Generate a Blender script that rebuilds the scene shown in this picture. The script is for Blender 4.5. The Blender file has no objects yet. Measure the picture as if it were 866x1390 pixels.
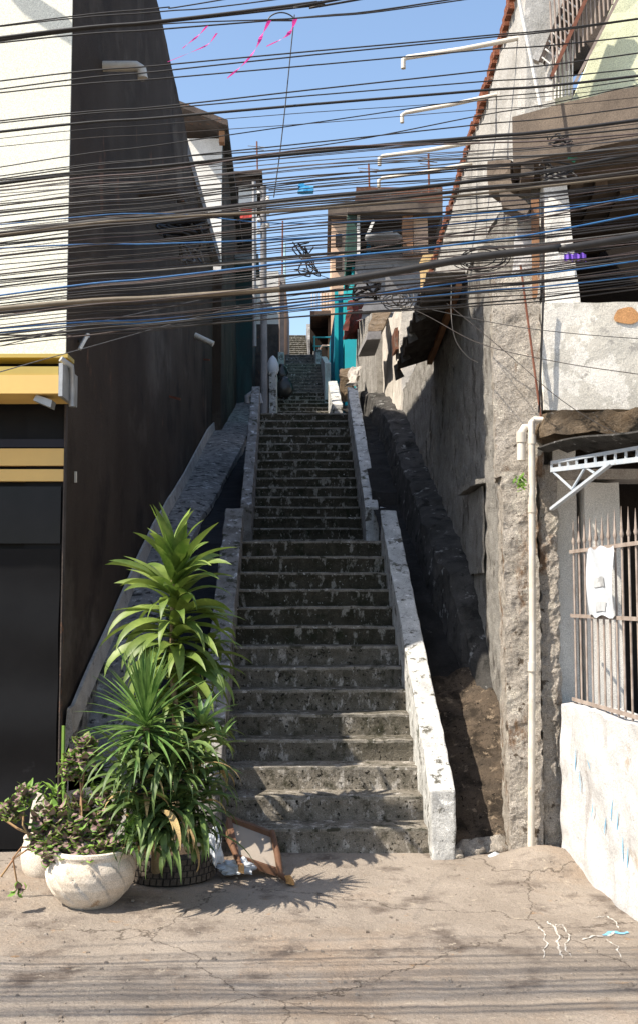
import bpy, math, random
from mathutils import Vector, noise, Matrix
R = math.radians
random.seed(7)
scene = bpy.context.scene
COL = scene.collection

# ------------------------------------------------------------------ camera, sky, sun, exposure
F, CH, TT, K = 1450.0, 1.78, 0.0807, 0.02966
TILT = math.atan(TT); CT, ST = math.cos(TILT), math.sin(TILT)
cam = bpy.data.cameras.new('camera'); co = bpy.data.objects.new('camera', cam); COL.objects.link(co)
co.location = (0, 0, CH); co.rotation_euler = (math.pi/2 + TILT, 0, 0)
cam.sensor_fit = 'VERTICAL'; cam.sensor_height = 36; cam.lens = F/1390*36
cam.clip_end = 2000; cam.clip_start = 0.05
scene.camera = co
SUN_EL, SUN_AZ = R(51.0), R(28.0)            # light travels towards +x, a little +y, and down
w = bpy.data.worlds.new('World'); scene.world = w; w.use_nodes = True
nt = w.node_tree; bg = nt.nodes['Background']
sky = nt.nodes.new('ShaderNodeTexSky'); sky.sky_type = 'NISHITA'; sky.sun_disc = False
sky.sun_elevation = SUN_EL; sky.sun_rotation = R(-118); sky.air_density = 1.2; sky.dust_density = 1.3; sky.ozone_density = 1.6
nt.links.new(sky.outputs[0], bg.inputs[0]); bg.inputs[1].default_value = 0.13
sl = bpy.data.lights.new('sun', 'SUN'); sl.energy = 4.9; sl.angle = R(0.5); sl.color = (1, .91, .78)
so = bpy.data.objects.new('sun', sl); COL.objects.link(so)
so.rotation_euler = Vector((math.cos(SUN_EL)*math.cos(SUN_AZ), math.cos(SUN_EL)*math.sin(SUN_AZ), -math.sin(SUN_EL))).to_track_quat('-Z', 'Y').to_euler()
vs = scene.view_settings
vs.view_transform = 'Standard'; vs.look = 'None'; vs.exposure = 0.95; vs.gamma = 1; vs.use_curve_mapping = False
scene.cycles.max_bounces = 6; scene.cycles.diffuse_bounces = 4

# ------------------------------------------------------------------ picture measurements -> real places
def _ray(px, py):
    u = (px-433)/F; v = (695-py)/F
    return u, CT - v*ST, ST + v*CT
def U(px, py, D):                              # point at depth D
    a, b, c = _ray(px, py); k = D/b; return Vector((a*k, D, CH + c*k))
def W(px, py, X):                              # point on a plane parallel to the stairs
    a, b, c = _ray(px, py); k = X/(a + K*b); return Vector((a*k, b*k, CH + c*k))
def G(px, py, z=0):
    a, b, c = _ray(px, py); k = (z-CH)/c; return Vector((a*k, b*k, z))
def A(xp, y, z): return Vector((xp - K*y, y, z))   # alley coordinates
def lerp(t, a, b): return a + (b-a)*t
def pw(x, pts):
    if x <= pts[0][0]: return pts[0][1]
    for (a, b), (c, d) in zip(pts, pts[1:]):
        if x <= c: return b + (d-b)*(x-a)/(c-a)
    return pts[-1][1]

# ------------------------------------------------------------------ materials
MATS = {}
def mat(name, c1, c2=None, sc=4, rough=.85, bump=.3, bs=40, patches=(), streaks=None, metal=0, lumps=0, lsc=12, bd=.01, spec=.4, trans=0, grain=None, cracks=False):
    """c1/c2 noise mix; patches: (colour, scale, threshold, softness, (sx,sy,sz)); streaks: (colour, amount)"""
    m = bpy.data.materials.new(name); m.use_nodes = True; t = m.node_tree; N = t.nodes; L = t.links
    b = N['Principled BSDF']; b.inputs['Roughness'].default_value = rough; b.inputs['Metallic'].default_value = metal
    b.inputs['Specular IOR Level'].default_value = spec if rough < .65 else min(spec, .12)
    tc = N.new('ShaderNodeTexCoord')
    def nz(scale, det=6, stretch=None, rgh=.6):
        n = N.new('ShaderNodeTexNoise'); n.inputs['Scale'].default_value = scale; n.inputs['Detail'].default_value = det; n.inputs['Roughness'].default_value = rgh
        mp = N.new('ShaderNodeMapping'); L.new(tc.outputs['Object'], mp.inputs[0]); L.new(mp.outputs[0], n.inputs['Vector'])
        mp.inputs['Location'].default_value = (random.uniform(0, 9), random.uniform(0, 9), random.uniform(0, 9))
        if stretch: mp.inputs['Scale'].default_value = stretch
        return n
    def ramp(src, lo, hi):
        r = N.new('ShaderNodeMapRange'); r.inputs['From Min'].default_value = lo; r.inputs['From Max'].default_value = hi; L.new(src, r.inputs[0]); return r.outputs[0]
    def mix(fac, a, bcol):
        x = N.new('ShaderNodeMixRGB')
        if fac is not None: L.new(fac, x.inputs[0])
        for i, v in ((1, a), (2, bcol)):
            if isinstance(v, tuple): x.inputs[i].default_value = v + (1,)
            else: L.new(v, x.inputs[i])
        return x.outputs[0]
    col = mix(ramp(nz(sc, 8).outputs[0], .35, .65), tuple(c1), tuple(c2 or c1))
    for pt in patches:
        c, s, th, sf = pt[:4]; st = pt[4] if len(pt) > 4 else None
        col = mix(ramp(nz(s, 9, st, .68).outputs[0], th, th+sf), col, tuple(c))
    if streaks:
        col = mix(ramp(nz(1.0, 7, (2, 2, .25)).outputs[0], .5, .5 + .5/streaks[1]), col, tuple(streaks[0]))
    if grain is None: grain = .30 if (bump and rough > .75) else 0
    if grain:
        for gs, gg in ((150, grain), (420, grain*.8)):
            rr_ = N.new('ShaderNodeMapRange'); rr_.inputs['From Min'].default_value = .3; rr_.inputs['From Max'].default_value = .7
            rr_.inputs['To Min'].default_value = 1-gg; rr_.inputs['To Max'].default_value = 1+gg; L.new(nz(gs, 3).outputs[0], rr_.inputs[0])
            mm_ = N.new('ShaderNodeVectorMath'); mm_.operation = 'SCALE'; L.new(col, mm_.inputs[0]); L.new(rr_.outputs[0], mm_.inputs['Scale']); col = mm_.outputs[0]
    if cracks:
        vo = N.new('ShaderNodeTexVoronoi'); vo.feature = 'DISTANCE_TO_EDGE'; vo.inputs['Scale'].default_value = .6
        dn = N.new('ShaderNodeMixRGB'); dn.blend_type = 'ADD'; dn.inputs[0].default_value = .35; L.new(tc.outputs['Object'], dn.inputs[1]); L.new(nz(3.5, 8).outputs['Color'], dn.inputs[2]); L.new(dn.outputs[0], vo.inputs['Vector'])
        col = mix(ramp(vo.outputs[0], .0, .0045), (.085, .068, .055), col)
    L.new(col, b.inputs['Base Color'])
    if bump:
        bn = N.new('ShaderNodeBump'); bn.inputs['Strength'].default_value = bump; bn.inputs['Distance'].default_value = bd
        L.new(nz(bs, 10, None, .75).outputs[0], bn.inputs['Height']); last = bn
        if lumps:
            b2 = N.new('ShaderNodeBump'); b2.inputs['Strength'].default_value = lumps; b2.inputs['Distance'].default_value = .05
            L.new(nz(lsc, 7, None, .7).outputs[0], b2.inputs['Height']); L.new(b2.outputs[0], bn.inputs['Normal'])
        L.new(bn.outputs[0], b.inputs['Normal'])
    if trans:
        tr = N.new('ShaderNodeBsdfTranslucent'); L.new(col, tr.inputs[0]); ms = N.new('ShaderNodeMixShader'); ms.inputs[0].default_value = trans
        L.new(b.outputs[0], ms.inputs[1]); L.new(tr.outputs[0], ms.inputs[2]); L.new(ms.outputs[0], N['Material Output'].inputs[0])
    MATS[name] = m; return m

WHITE = (.72, .70, .66)
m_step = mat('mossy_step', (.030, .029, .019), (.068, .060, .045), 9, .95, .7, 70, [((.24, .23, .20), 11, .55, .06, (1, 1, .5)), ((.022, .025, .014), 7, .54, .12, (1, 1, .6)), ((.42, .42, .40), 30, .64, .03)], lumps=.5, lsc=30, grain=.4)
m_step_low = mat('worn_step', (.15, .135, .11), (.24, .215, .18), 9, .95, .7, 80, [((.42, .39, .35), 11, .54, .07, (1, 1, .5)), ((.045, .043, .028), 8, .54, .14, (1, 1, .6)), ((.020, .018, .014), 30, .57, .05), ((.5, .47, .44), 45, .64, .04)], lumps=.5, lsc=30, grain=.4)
m_nose = mat('pale_nosing', (.24, .22, .19), (.13, .12, .10), 12, .95, .6, 80, [((.05, .048, .035), 9, .55, .05, (1, 1, 1)), ((.45, .43, .40), 16, .60, .05)], grain=.4)  # paler colour for the nosing faces of every step
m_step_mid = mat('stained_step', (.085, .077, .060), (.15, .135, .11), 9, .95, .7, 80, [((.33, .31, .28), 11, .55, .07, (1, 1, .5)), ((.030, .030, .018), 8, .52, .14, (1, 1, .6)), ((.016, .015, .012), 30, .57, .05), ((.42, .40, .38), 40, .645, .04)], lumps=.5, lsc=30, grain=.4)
m_step_white = mat('pale_step', (.16, .155, .14), (.06, .06, .052), 8, .95, .5, 60, [((.05, .05, .045), 8, .56, .08), ((.5, .5, .48), 14, .58, .05)], grain=.4)
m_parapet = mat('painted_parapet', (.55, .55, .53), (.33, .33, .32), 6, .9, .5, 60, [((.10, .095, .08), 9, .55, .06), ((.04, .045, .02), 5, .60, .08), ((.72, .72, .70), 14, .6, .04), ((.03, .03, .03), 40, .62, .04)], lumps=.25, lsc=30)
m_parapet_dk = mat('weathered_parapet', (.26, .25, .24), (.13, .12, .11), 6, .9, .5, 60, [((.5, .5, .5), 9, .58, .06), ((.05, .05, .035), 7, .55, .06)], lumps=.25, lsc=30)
m_black_wall = mat('black_painted_wall', (.046, .033, .024), (.066, .049, .037), .9, .92, .4, 40, [((.12, .097, .077), .8, .53, .16, (1, .45, .7)), ((.020, .015, .012), 1.0, .55, .14, (1, .5, .5)), ((.13, .07, .045), .8, .63, .05, (1, 2, 1)), ((.17, .15, .125), 16, .69, .03)], bd=.03, lumps=.25, lsc=3, grain=.25)
m_facade = mat('cream_facade', (.70, .69, .60), (.66, .65, .56), 1.5, .8, .12, 60, [((.66, .66, .54), 1.2, .6, .3, (1, 1, .3))])
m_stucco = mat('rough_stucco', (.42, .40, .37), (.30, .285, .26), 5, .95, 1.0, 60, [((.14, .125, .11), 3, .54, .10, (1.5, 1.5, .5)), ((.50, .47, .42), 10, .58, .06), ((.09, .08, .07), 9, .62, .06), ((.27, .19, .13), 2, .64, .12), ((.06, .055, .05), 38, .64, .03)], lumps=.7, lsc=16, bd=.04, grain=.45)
m_stucco_lit = mat('old_plaster_lit', (.56, .51, .45), (.42, .375, .32), 4, .95, 1.0, 60, [((.26, .175, .115), 3.2, .56, .09, (1.5, 1.5, .6)), ((.62, .57, .49), 6, .56, .04), ((.12, .095, .072), 8, .60, .04), ((.33, .19, .11), 4.5, .67, .03), ((.06, .05, .04), 34, .64, .03)], lumps=.7, lsc=18, bd=.04, grain=.45)  # lighter, warmer copy of the stucco, sunlight put into the colour
m_balcony = mat('patched_plaster', (.55, .52, .46), (.45, .43, .38), 2.5, .9, .35, 45, [((.66, .63, .57), 3.2, .52, .02), ((.36, .34, .31), 4, .62, .03), ((.60, .33, .16), 1.9, .71, .02)], lumps=.25, lsc=8)
m_gable = mat('grey_plaster', (.46, .45, .43), (.36, .35, .33), 3, .9, .4, 45, [((.22, .21, .19), 2.5, .58, .15), ((.6, .58, .55), 6, .6, .08)], lumps=.3)
m_whitewash = mat('whitewash', (.54, .535, .53), (.45, .445, .44), 3, .9, .35, 50, [((.33, .27, .21), 3, .60, .10), ((.27, .25, .24), 2, .58, .14, (2, 2, .4)), ((.16, .13, .11), 18, .68, .03)], lumps=.45, lsc=10)
m_whitepost = mat('white_pillar_paint', (.70, .68, .64), (.58, .56, .52), 3, .85, .3, 50, [((.36, .28, .2), 5, .66, .08)])
m_slab = mat('mossy_slab', (.13, .09, .055), (.22, .17, .12), 7, .95, .8, 40, [((.03, .025, .02), 6, .55, .1), ((.42, .38, .33), 15, .64, .04)], lumps=1.0, lsc=16, bd=.03)
m_brown_slab = mat('brown_concrete', (.15, .12, .095), (.10, .08, .065), 3, .9, .4, 40, [((.055, .045, .04), 2, .56, .2)])
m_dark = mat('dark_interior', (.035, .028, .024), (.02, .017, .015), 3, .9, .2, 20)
m_ground = mat('worn_concrete', (.25, .212, .175), (.33, .285, .24), 1.6, .95, .6, 90, [((.28, .20, .135), .7, .50, .25, (1, .8, 1)), ((.13, .105, .088), 2.6, .52, .14), ((.36, .31, .25), 14, .60, .06), ((.33, .20, .10), 7, .64, .10), ((.10, .082, .068), 40, .63, .04)], lumps=.6, lsc=26, grain=.22, cracks=True)
m_dirt = mat('damp_dirt', (.17, .13, .095), (.10, .08, .062), 5, .95, 1.0, 60, [((.055, .044, .034), 5, .50, .1), ((.36, .28, .20), 12, .58, .06), ((.03, .025, .02), 30, .58, .04)], lumps=1.0, lsc=18, bd=.03)
m_channel = mat('dark_channel', (.016, .015, .014), (.032, .030, .028), 4, .9, .6, 60, [((.10, .095, .09), 10, .64, .06)], lumps=.5, lsc=15)
m_channel_l = mat('blue_grey_channel', (.016, .016, .018), (.026, .026, .028), 4, .9, .4, 60, [((.08, .08, .08), 12, .66, .05)], lumps=.3)
m_kerb = mat('stone_kerb', (.10, .095, .09), (.05, .048, .045), 5, .9, .8, 50, [((.34, .34, .33), 7, .60, .06), ((.03, .03, .028), 6, .55, .08)], lumps=1.0, lsc=12, bd=.03)
m_plinth = mat('painted_plinth', (.50, .46, .41), (.34, .31, .28), 4, .9, .4, 50, [((.44, .43, .41), 6, .6, .1), ((.07, .065, .06), 5, .6, .1)], lumps=.3)
m_cap = mat('plinth_cap', (.30, .28, .26), (.17, .16, .15), 5, .85, .7, 40, [((.48, .46, .43), 8, .56, .06), ((.04, .038, .035), 8, .54, .06)], lumps=.8)
m_shutter = mat('black_shutter', (.005, .005, .006), (.009, .009, .010), 1.5, .45, .25, 3, [((.022, .022, .024), 3, .64, .1), ((.05, .05, .05), 1.5, .68, .04, (1, 1, 6))], spec=.12)
m_yellow = mat('yellow_paint', (.66, .43, .14), (.58, .38, .13), 2, .5, .08, 30)
m_yellow_dk = mat('mustard_paint', (.42, .32, .08), (.38, .28, .07), 2, .5, .08, 30)
m_metal = mat('galvanised_metal', (.42, .42, .42), (.30, .30, .30), 8, .45, .1, 30, metal=.6)
m_truss = mat('pale_blue_steel', (.42, .48, .55), (.52, .56, .60), 14, .5, .2, 30, [((.30, .20, .13), 12, .64, .06)], metal=.2)
m_rust = mat('rusty_bars', (.24, .19, .16), (.38, .32, .28), 12, .65, .3, 40, metal=.2)
m_rust_dk = mat('dark_rusty_bars', (.15, .055, .035), (.2, .09, .06), 12, .7, .3, 40)
m_pvc = mat('weathered_pvc', (.58, .54, .47), (.48, .43, .36), 9, .5, .15, 30, [((.3, .23, .16), 10, .64, .06)])
m_pvc_grey = mat('grey_pipe', (.30, .30, .31), (.22, .22, .22), 9, .5, .15, 30)
m_cable = mat('black_cable', (.012, .011, .011), (.02, .018, .017), 20, .55, 0)
m_cable_br = mat('dusty_brown_cable', (.016, .012, .010), (.028, .021, .017), 20, .6, 0)
m_cable_tan = mat('tan_cable', (.15, .12, .085), (.10, .08, .055), 12, .6, .2, 60)
m_cable_pink = mat('faded_pink_cable', (.085, .06, .055), (.06, .045, .042), 20, .55, 0)
m_cable_blue = mat('blue_cable', (.015, .07, .20), (.03, .13, .3), 20, .5, 0)
m_cable_grey = mat('grey_cable', (.07, .065, .062), (.11, .105, .10), 20, .5, 0)
m_wood = mat('old_timber', (.32, .17, .09), (.22, .12, .07), 6, .8, .4, 30)
m_wood_dk = mat('stained_chair_wood', (.085, .04, .022), (.13, .065, .035), 14, .55, .25, 40)
m_wood_raw = mat('raw_split_wood', (.48, .27, .11), (.4, .2, .08), 16, .8, .4, 40)
m_board = mat('beige_board', (.30, .26, .22), (.26, .225, .19), 5, .7, .15, 40, [((.2, .17, .14), 9, .68, .1)])
m_brick = mat('exposed_brick', (.27, .10, .055), (.19, .08, .055), 16, .9, .7, 50, [((.35, .32, .28), 14, .60, .05)], lumps=.8)
m_brick_dull = mat('dull_brick', (.15, .065, .04), (.10, .055, .04), 9, .9, .6, 50, [((.16, .14, .12), 6, .55, .1)])
m_turq = mat('turquoise_wall', (.02, .36, .40), (.03, .31, .35), 3, .7, .15, 40)
m_turq_dk = mat('deep_teal_shaded_wall', (.02, .25, .36), (.02, .2, .3), 3, .7, .15, 40)  # turquoise wall with its shade in the colour; also the rail's own blue
m_greenwall = mat('pale_green_wall', (.70, .72, .50), (.62, .64, .45), 2, .85, .2, 40, [((.30, .33, .2), 3, .64, .12, (2, 2, .5))])
m_greywall = mat('grey_render', (.26, .25, .25), (.19, .185, .185), 3, .9, .4, 40, [((.1, .1, .1), 4, .6, .1)])
m_cream = mat('peach_wall', (.62, .42, .28), (.55, .38, .27), 3, .85, .2, 40)
m_roof = mat('old_roof_sheet', (.10, .08, .07), (.06, .05, .045), 5, .9, .6, 40, [((.2, .1, .06), 8, .6, .06)])
m_tile = mat('dark_fibre_sheet', (.07, .06, .055), (.12, .11, .10), 7, .9, .5, 40)
m_pot = mat('white_cement_pot', (.64, .58, .50), (.54, .46, .37), 5, .8, .3, 60, [((.36, .25, .16), 7, .62, .08), ((.10, .08, .06), 18, .70, .03)], lumps=.15)
m_tyre = mat('old_tyre_rubber', (.022, .021, .021), (.05, .045, .04), 9, .8, .2, 60)
m_tread = mat('dusty_tread', (.10, .082, .065), (.055, .046, .04), 9, .9, .4, 60)
m_soil = mat('potting_soil', (.05, .035, .025), (.09, .065, .045), 9, .95, .8, 50)
m_leaf = mat('broad_leaf', (.055, .11, .016), (.22, .29, .06), 3.5, .5, .1, 30, spec=.5, trans=.28)
m_leaf_new = mat('young_leaf', (.24, .33, .07), (.15, .25, .04), 5, .4, .1, 30, trans=.35)
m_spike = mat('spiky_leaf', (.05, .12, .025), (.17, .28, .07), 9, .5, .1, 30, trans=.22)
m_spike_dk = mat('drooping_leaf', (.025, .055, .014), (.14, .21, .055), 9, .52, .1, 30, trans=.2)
m_stem = mat('plant_stem', (.22, .17, .10), (.16, .12, .07), 9, .8, .3, 40)
m_coleus = mat('purple_leaf', (.17, .095, .095), (.34, .24, .21), 9, .6, .2, 30, trans=.15)
m_lime = mat('lime_leaf', (.22, .34, .05), (.12, .24, .04), 9, .6, .2, 30, trans=.25)
m_dry = mat('dry_leaf', (.42, .33, .15), (.30, .2, .1), 9, .8, .2, 30, trans=.15)
m_bag = mat('white_plastic', (.62, .66, .70), (.55, .58, .62), 6, .3, .6, 14, trans=.25)
m_bagblk = mat('black_plastic', (.012, .012, .012), (.02, .02, .02), 6, .3, .6, 14)
m_paper = mat('white_banner', (.55, .58, .62), (.48, .51, .55), 3, .6, .1, 20)
m_print = mat('grey_print', (.30, .31, .32), (.42, .43, .44), 22, .6, 0)
m_bluepaint = mat('blue_paint', (.10, .32, .52), (.2, .42, .6), 12, .7, .1)
m_whitepaint = mat('white_spilt_paint', (.52, .50, .46), (.36, .33, .29), 30, .8, .1)
m_pink = mat('pink_ribbon', (.75, .06, .36), (.62, .05, .32), 9, .5, 0, trans=.3)
m_purple = mat('purple_cloth', (.12, .06, .35), (.2, .1, .5), 9, .9, .4, 20)
m_pulley = mat('blue_plastic', (.02, .22, .48), (.03, .28, .55), 9, .5, 0)
m_red = mat('red_cloth', (.55, .09, .07), (.45, .07, .06), 9, .9, 0)
m_glass = mat('dark_glass', (.01, .011, .013), (.014, .014, .017), 4, .25, 0, spec=.2)
m_green = mat('green_plastic', (.02, .28, .2), (.03, .3, .22), 9, .6, 0)

# ------------------------------------------------------------------ mesh helpers
def world_origin(o):
    v = Vector(o.location)
    while o.parent: o = o.parent; v += Vector(o.location)
    return v
class MB:
    def __init__(s): s.v = []; s.f = []; s.mi = []; s.cur = 0
    def quad(s, *p):
        n = len(s.v); s.v += [Vector(q) for q in p]; s.f.append(list(range(n, n+len(p)))); s.mi.append(s.cur); return s
    def grid(s, rows, close=False):
        n = len(s.v); w_ = len(rows[0])
        for r in rows: s.v += [Vector(p) for p in r]
        for i in range(len(rows)-1):
            for j in range(w_ - (0 if close else 1)):
                k = (j+1) % w_
                s.f.append([n+i*w_+j, n+i*w_+k, n+(i+1)*w_+k, n+(i+1)*w_+j]); s.mi.append(s.cur)
        return s
    def hexa(s, c, n=(1, 1, 1), amp=0, freq=5, seed=0):
        """c: 000,100,110,010 bottom then top; subdivided and roughened coherently"""
        c = [Vector(q) for q in c]; nx, ny, nz = n
        def P(a, b, g):
            lo = lerp(b, lerp(a, c[0], c[1]), lerp(a, c[3], c[2])); hi = lerp(b, lerp(a, c[4], c[5]), lerp(a, c[7], c[6]))
            p = lerp(g, lo, hi)
            if amp:
                q = p*freq + Vector((seed, seed*1.7, 0))
                p = p + noise.noise_vector(q)*amp + noise.noise_vector(q*3.1)*amp*.4
            return p
        s.grid([[P(i/nx, 0, k/nz) for i in range(nx+1)] for k in range(nz+1)])
        s.grid([[P(i/nx, 1, k/nz) for i in range(nx, -1, -1)] for k in range(nz+1)])
        s.grid([[P(0, j/ny, k/nz) for j in range(ny, -1, -1)] for k in range(nz+1)])
        s.grid([[P(1, j/ny, k/nz) for j in range(ny+1)] for k in range(nz+1)])
        s.grid([[P(i/nx, j/ny, 1) for i in range(nx+1)] for j in range(ny+1)])
        s.grid([[P(i/nx, j/ny, 0) for i in range(nx, -1, -1)] for j in range(ny+1)])
        return s
    def abox(s, x0, x1, y0, y1, z0, z1, n=(1, 1, 1), amp=0, freq=5, seed=0):
        return s.hexa([A(x0, y0, z0), A(x1, y0, z0), A(x1, y1, z0), A(x0, y1, z0), A(x0, y0, z1), A(x1, y0, z1), A(x1, y1, z1), A(x0, y1, z1)], n, amp, freq, seed)
    def box(s, x0, x1, y0, y1, z0, z1, n=(1, 1, 1), amp=0, freq=5):
        return s.hexa([(x0, y0, z0), (x1, y0, z0), (x1, y1, z0), (x0, y1, z0), (x0, y0, z1), (x1, y0, z1), (x1, y1, z1), (x0, y1, z1)], n, amp, freq)
    def panel(s, a, b, c, d, th, n=(1, 1), amp=0, freq=5):
        """quad a,b,c,d (ccw seen from the front), thickness th behind it"""
        a, b, c, d = map(Vector, (a, b, c, d)); nn = (b-a).cross(d-a).normalized()*th
        return s.hexa([a, b, b-nn, a-nn, d, c, c-nn, d-nn], (n[0], 1, n[1]), amp, freq)
    def bar(s, p, q, wx, wz=None, up=(0, 0, 1)):
        p, q = Vector(p), Vector(q); wz = wz or wx; d = (q-p).normalized(); u = Vector(up)
        if abs(d.dot(u)) > .97: u = Vector((0, 1, 0))
        x = d.cross(u).normalized()*wx/2; z = x.cross(d).normalized()*wz/2
        return s.hexa([p-x-z, p+x-z, q+x-z, q-x-z, p-x+z, p+x+z, q+x+z, q-x+z])
    def tube(s, pts, r, k=8, cap=True):
        pts = [Vector(p) for p in pts]; rows = []
        rs = r if isinstance(r, (list, tuple)) else [r]*len(pts)
        px_ = None
        for i, p in enumerate(pts):
            d = (pts[min(i+1, len(pts)-1)] - pts[max(i-1, 0)]).normalized()
            if px_ is None:
                u = Vector((0, 0, 1)) if abs(d.z) < .9 else Vector((0, 1, 0)); px_ = d.cross(u).normalized()
            px_ = (px_ - d*px_.dot(d)).normalized(); py_ = d.cross(px_)
            rows.append([p + (px_*math.cos(2*math.pi*j/k) + py_*math.sin(2*math.pi*j/k))*rs[i] for j in range(k)])
        s.grid(rows, True)
        if cap: s.quad(*reversed(rows[0])); s.quad(*rows[-1])
        return s
    def lathe(s, c, prof, k=32, f=None):
        c = Vector(c); rows = []
        for (r, z) in prof:
            rows.append([c + Vector((math.cos(2*math.pi*j/k), math.sin(2*math.pi*j/k), 0))*(r*(f(2*math.pi*j/k, r, z) if f else 1)) + Vector((0, 0, z)) for j in range(k)])
        s.grid(rows, True); s.quad(*reversed(rows[0])); s.quad(*rows[-1]); return s
    def build(s, name, m, parent=None, smooth=False, label=None, cat=None, group=None, kind=None):
        if parent is not None: org = world_origin(parent)
        else:
            xs = [v.x for v in s.v]; ys = [v.y for v in s.v]; zs = [v.z for v in s.v]
            org = Vector(((min(xs)+max(xs))/2, (min(ys)+max(ys))/2, min(zs)))
        me = bpy.data.meshes.new(name); me.from_pydata([v-org for v in s.v], [], s.f)
        for q in (m if isinstance(m, (list, tuple)) else [m]): me.materials.append(q)
        if isinstance(m, (list, tuple)): me.polygons.foreach_set('material_index', s.mi)
        if smooth: me.polygons.foreach_set('use_smooth', [True]*len(me.polygons))
        me.update(); o = bpy.data.objects.new(name, me); COL.objects.link(o)
        if parent is not None: o.parent = parent
        else: o.location = org
        tag(o, label, cat, group, kind); return o
def tag(o, label=None, cat=None, group=None, kind=None):
    if label: o['label'] = label
    if cat: o['category'] = cat
    if group: o['group'] = group
    if kind: o['kind'] = kind
def thing(name, loc, label, cat, group=None):
    o = bpy.data.objects.new(name, None); o.location = Vector(loc); o.empty_display_size = .2; COL.objects.link(o); tag(o, label, cat, group); return o
def weld(o, d=.0005):
    import bmesh
    b = bmesh.new(); b.from_mesh(o.data); bmesh.ops.remove_doubles(b, verts=b.verts, dist=d); b.to_mesh(o.data); b.free(); return o

# ------------------------------------------------------------------ ground and hill
XL, XR = -1.61, 1.75
D0, RR, TR = 7.66, .17, .271
def gz(x, y):
    z = noise.noise(Vector((x*1.3, y*1.3, 0)))*.018 + noise.noise(Vector((x*6, y*6, 2)))*.006
    z += .13*math.exp(-(((x-1.5)/.32)**2 + ((y-7.3)/.28)**2))
    z += .05*math.exp(-(((x+1.9)/.9)**2 + ((y-6.9)/.6)**2))
    if abs(x) > 5 or y < 2.5 or y > 9: z = 0
    return z
mb = MB()
def axis(a, b, n, far): return [-far, -40, -12, -8] + [a+(b-a)*i/n for i in range(n+1)] + [8, 12, 40, far]
xs = [-600, -60, -15, -8] + [-4+8*i/110 for i in range(111)] + [8, 15, 60, 600]
ys = [-600, -60, -10, 0, 2] + [3.2+5.4*i/100 for i in range(101)] + [10, 20, 60, 600]
mb.grid([[(x, y, gz(x, y)) for x in xs] for y in ys])
mb.build('ground', m_ground, kind='structure', smooth=True)
hill = [(8.4, -.5), (9.5, .2), (12, 1.3), (14.5, 2.0), (18, 2.8), (22, 3.6), (30, 6.0), (40, 8.6), (46, 11.6), (60, 11.8), (300, 11.8)]
MB().grid([[(x, y, z) for x in (-80, -20, -5, 0, 5, 20, 80)] for y, z in hill]).build('hillside', m_dirt, kind='structure')

# channels beside the stairs
FR = [(7.6, .0), (8.4, .42), (9.3, .95), (10.5, 1.7), (12, 2.35), (13.9, 3.0), (13.95, 3.17), (15.5, 3.95), (17.5, 4.7), (21, 5.5), (25, 6.4)]
FL = [(7.7, .03), (9.5, 1.0), (11.5, 1.85), (12.9, 2.3), (12.95, 2.42), (14.9, 3.0), (17, 3.6), (21, 4.7), (25, 5.7), (33, 7.9)]
def strip(xa, xb, pts, ya, yb, n, nx, amp, bf=0):
    rows = []
    for i in range(n+1):
        y = ya+(yb-ya)*i/n; r = []
        for j in range(nx+1):
            p = A(xa+(xb-xa)*j/nx, y, pw(y, pts)+bf*(j/nx)**2); q = p*4
            r.append(p + Vector((0, 0, noise.noise(q)*amp + noise.noise(q*3)*amp*.5)))
        rows.append(r)
    return rows
m = MB(); m.grid(strip(1.1, 1.80, FR, 7.55, 9.5, 40, 16, .07, .12)); m.build('dirt_slope', m_dirt, kind='structure', smooth=True)
m = MB(); m.grid(strip(1.1, 1.80, FR, 9.5, 25, 160, 8, .03)); m.build('drainage_channel', m_channel, kind='structure')
m = MB(); m.grid(strip(-1.75, -.6, FL, 7.7, 33, 180, 8, .015)); m.build('drainage_channel', m_channel_l, kind='structure')

# stone kerb along the right wall
KT = [(8.9, .75), (9.5, 1.45), (10.15, 2.1), (12, 2.84), (15.7, 4.45), (18, 5.2), (22, 6.1)]
KX = [(8.9, 1.74), (9.6, 1.60), (10.4, 1.47), (22, 1.45)]
rows = []
for i in range(121):
    y = 8.95+13*i/120; z = pw(y, KT)+.05*(noise.cell(Vector((y*1.6, 0, 0)))-.5); x0 = pw(y, KX)+.06*noise.noise(Vector((y*2.2, 3, 0)))
    fl = pw(y, FR)-.1; r = []
    for (xx, zz) in ((x0-.05, fl), (x0-.03, lerp(.5, fl, z)), (x0, z-.03), (x0+.05, z), (lerp(.5, x0, 1.8), z+.01), (1.80, z+.03)):
        p = A(xx, y, zz); r.append(p + noise.noise_vector(p*5)*.035 + noise.noise_vector(p*14)*.015)
    rows.append(r)
m = MB(); m.grid(rows); m.quad(*rows[0]); m.build('stone_kerb', m_kerb, label='rough dark stone kerb along the foot of the right hand stucco wall', cat='kerb')

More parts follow.
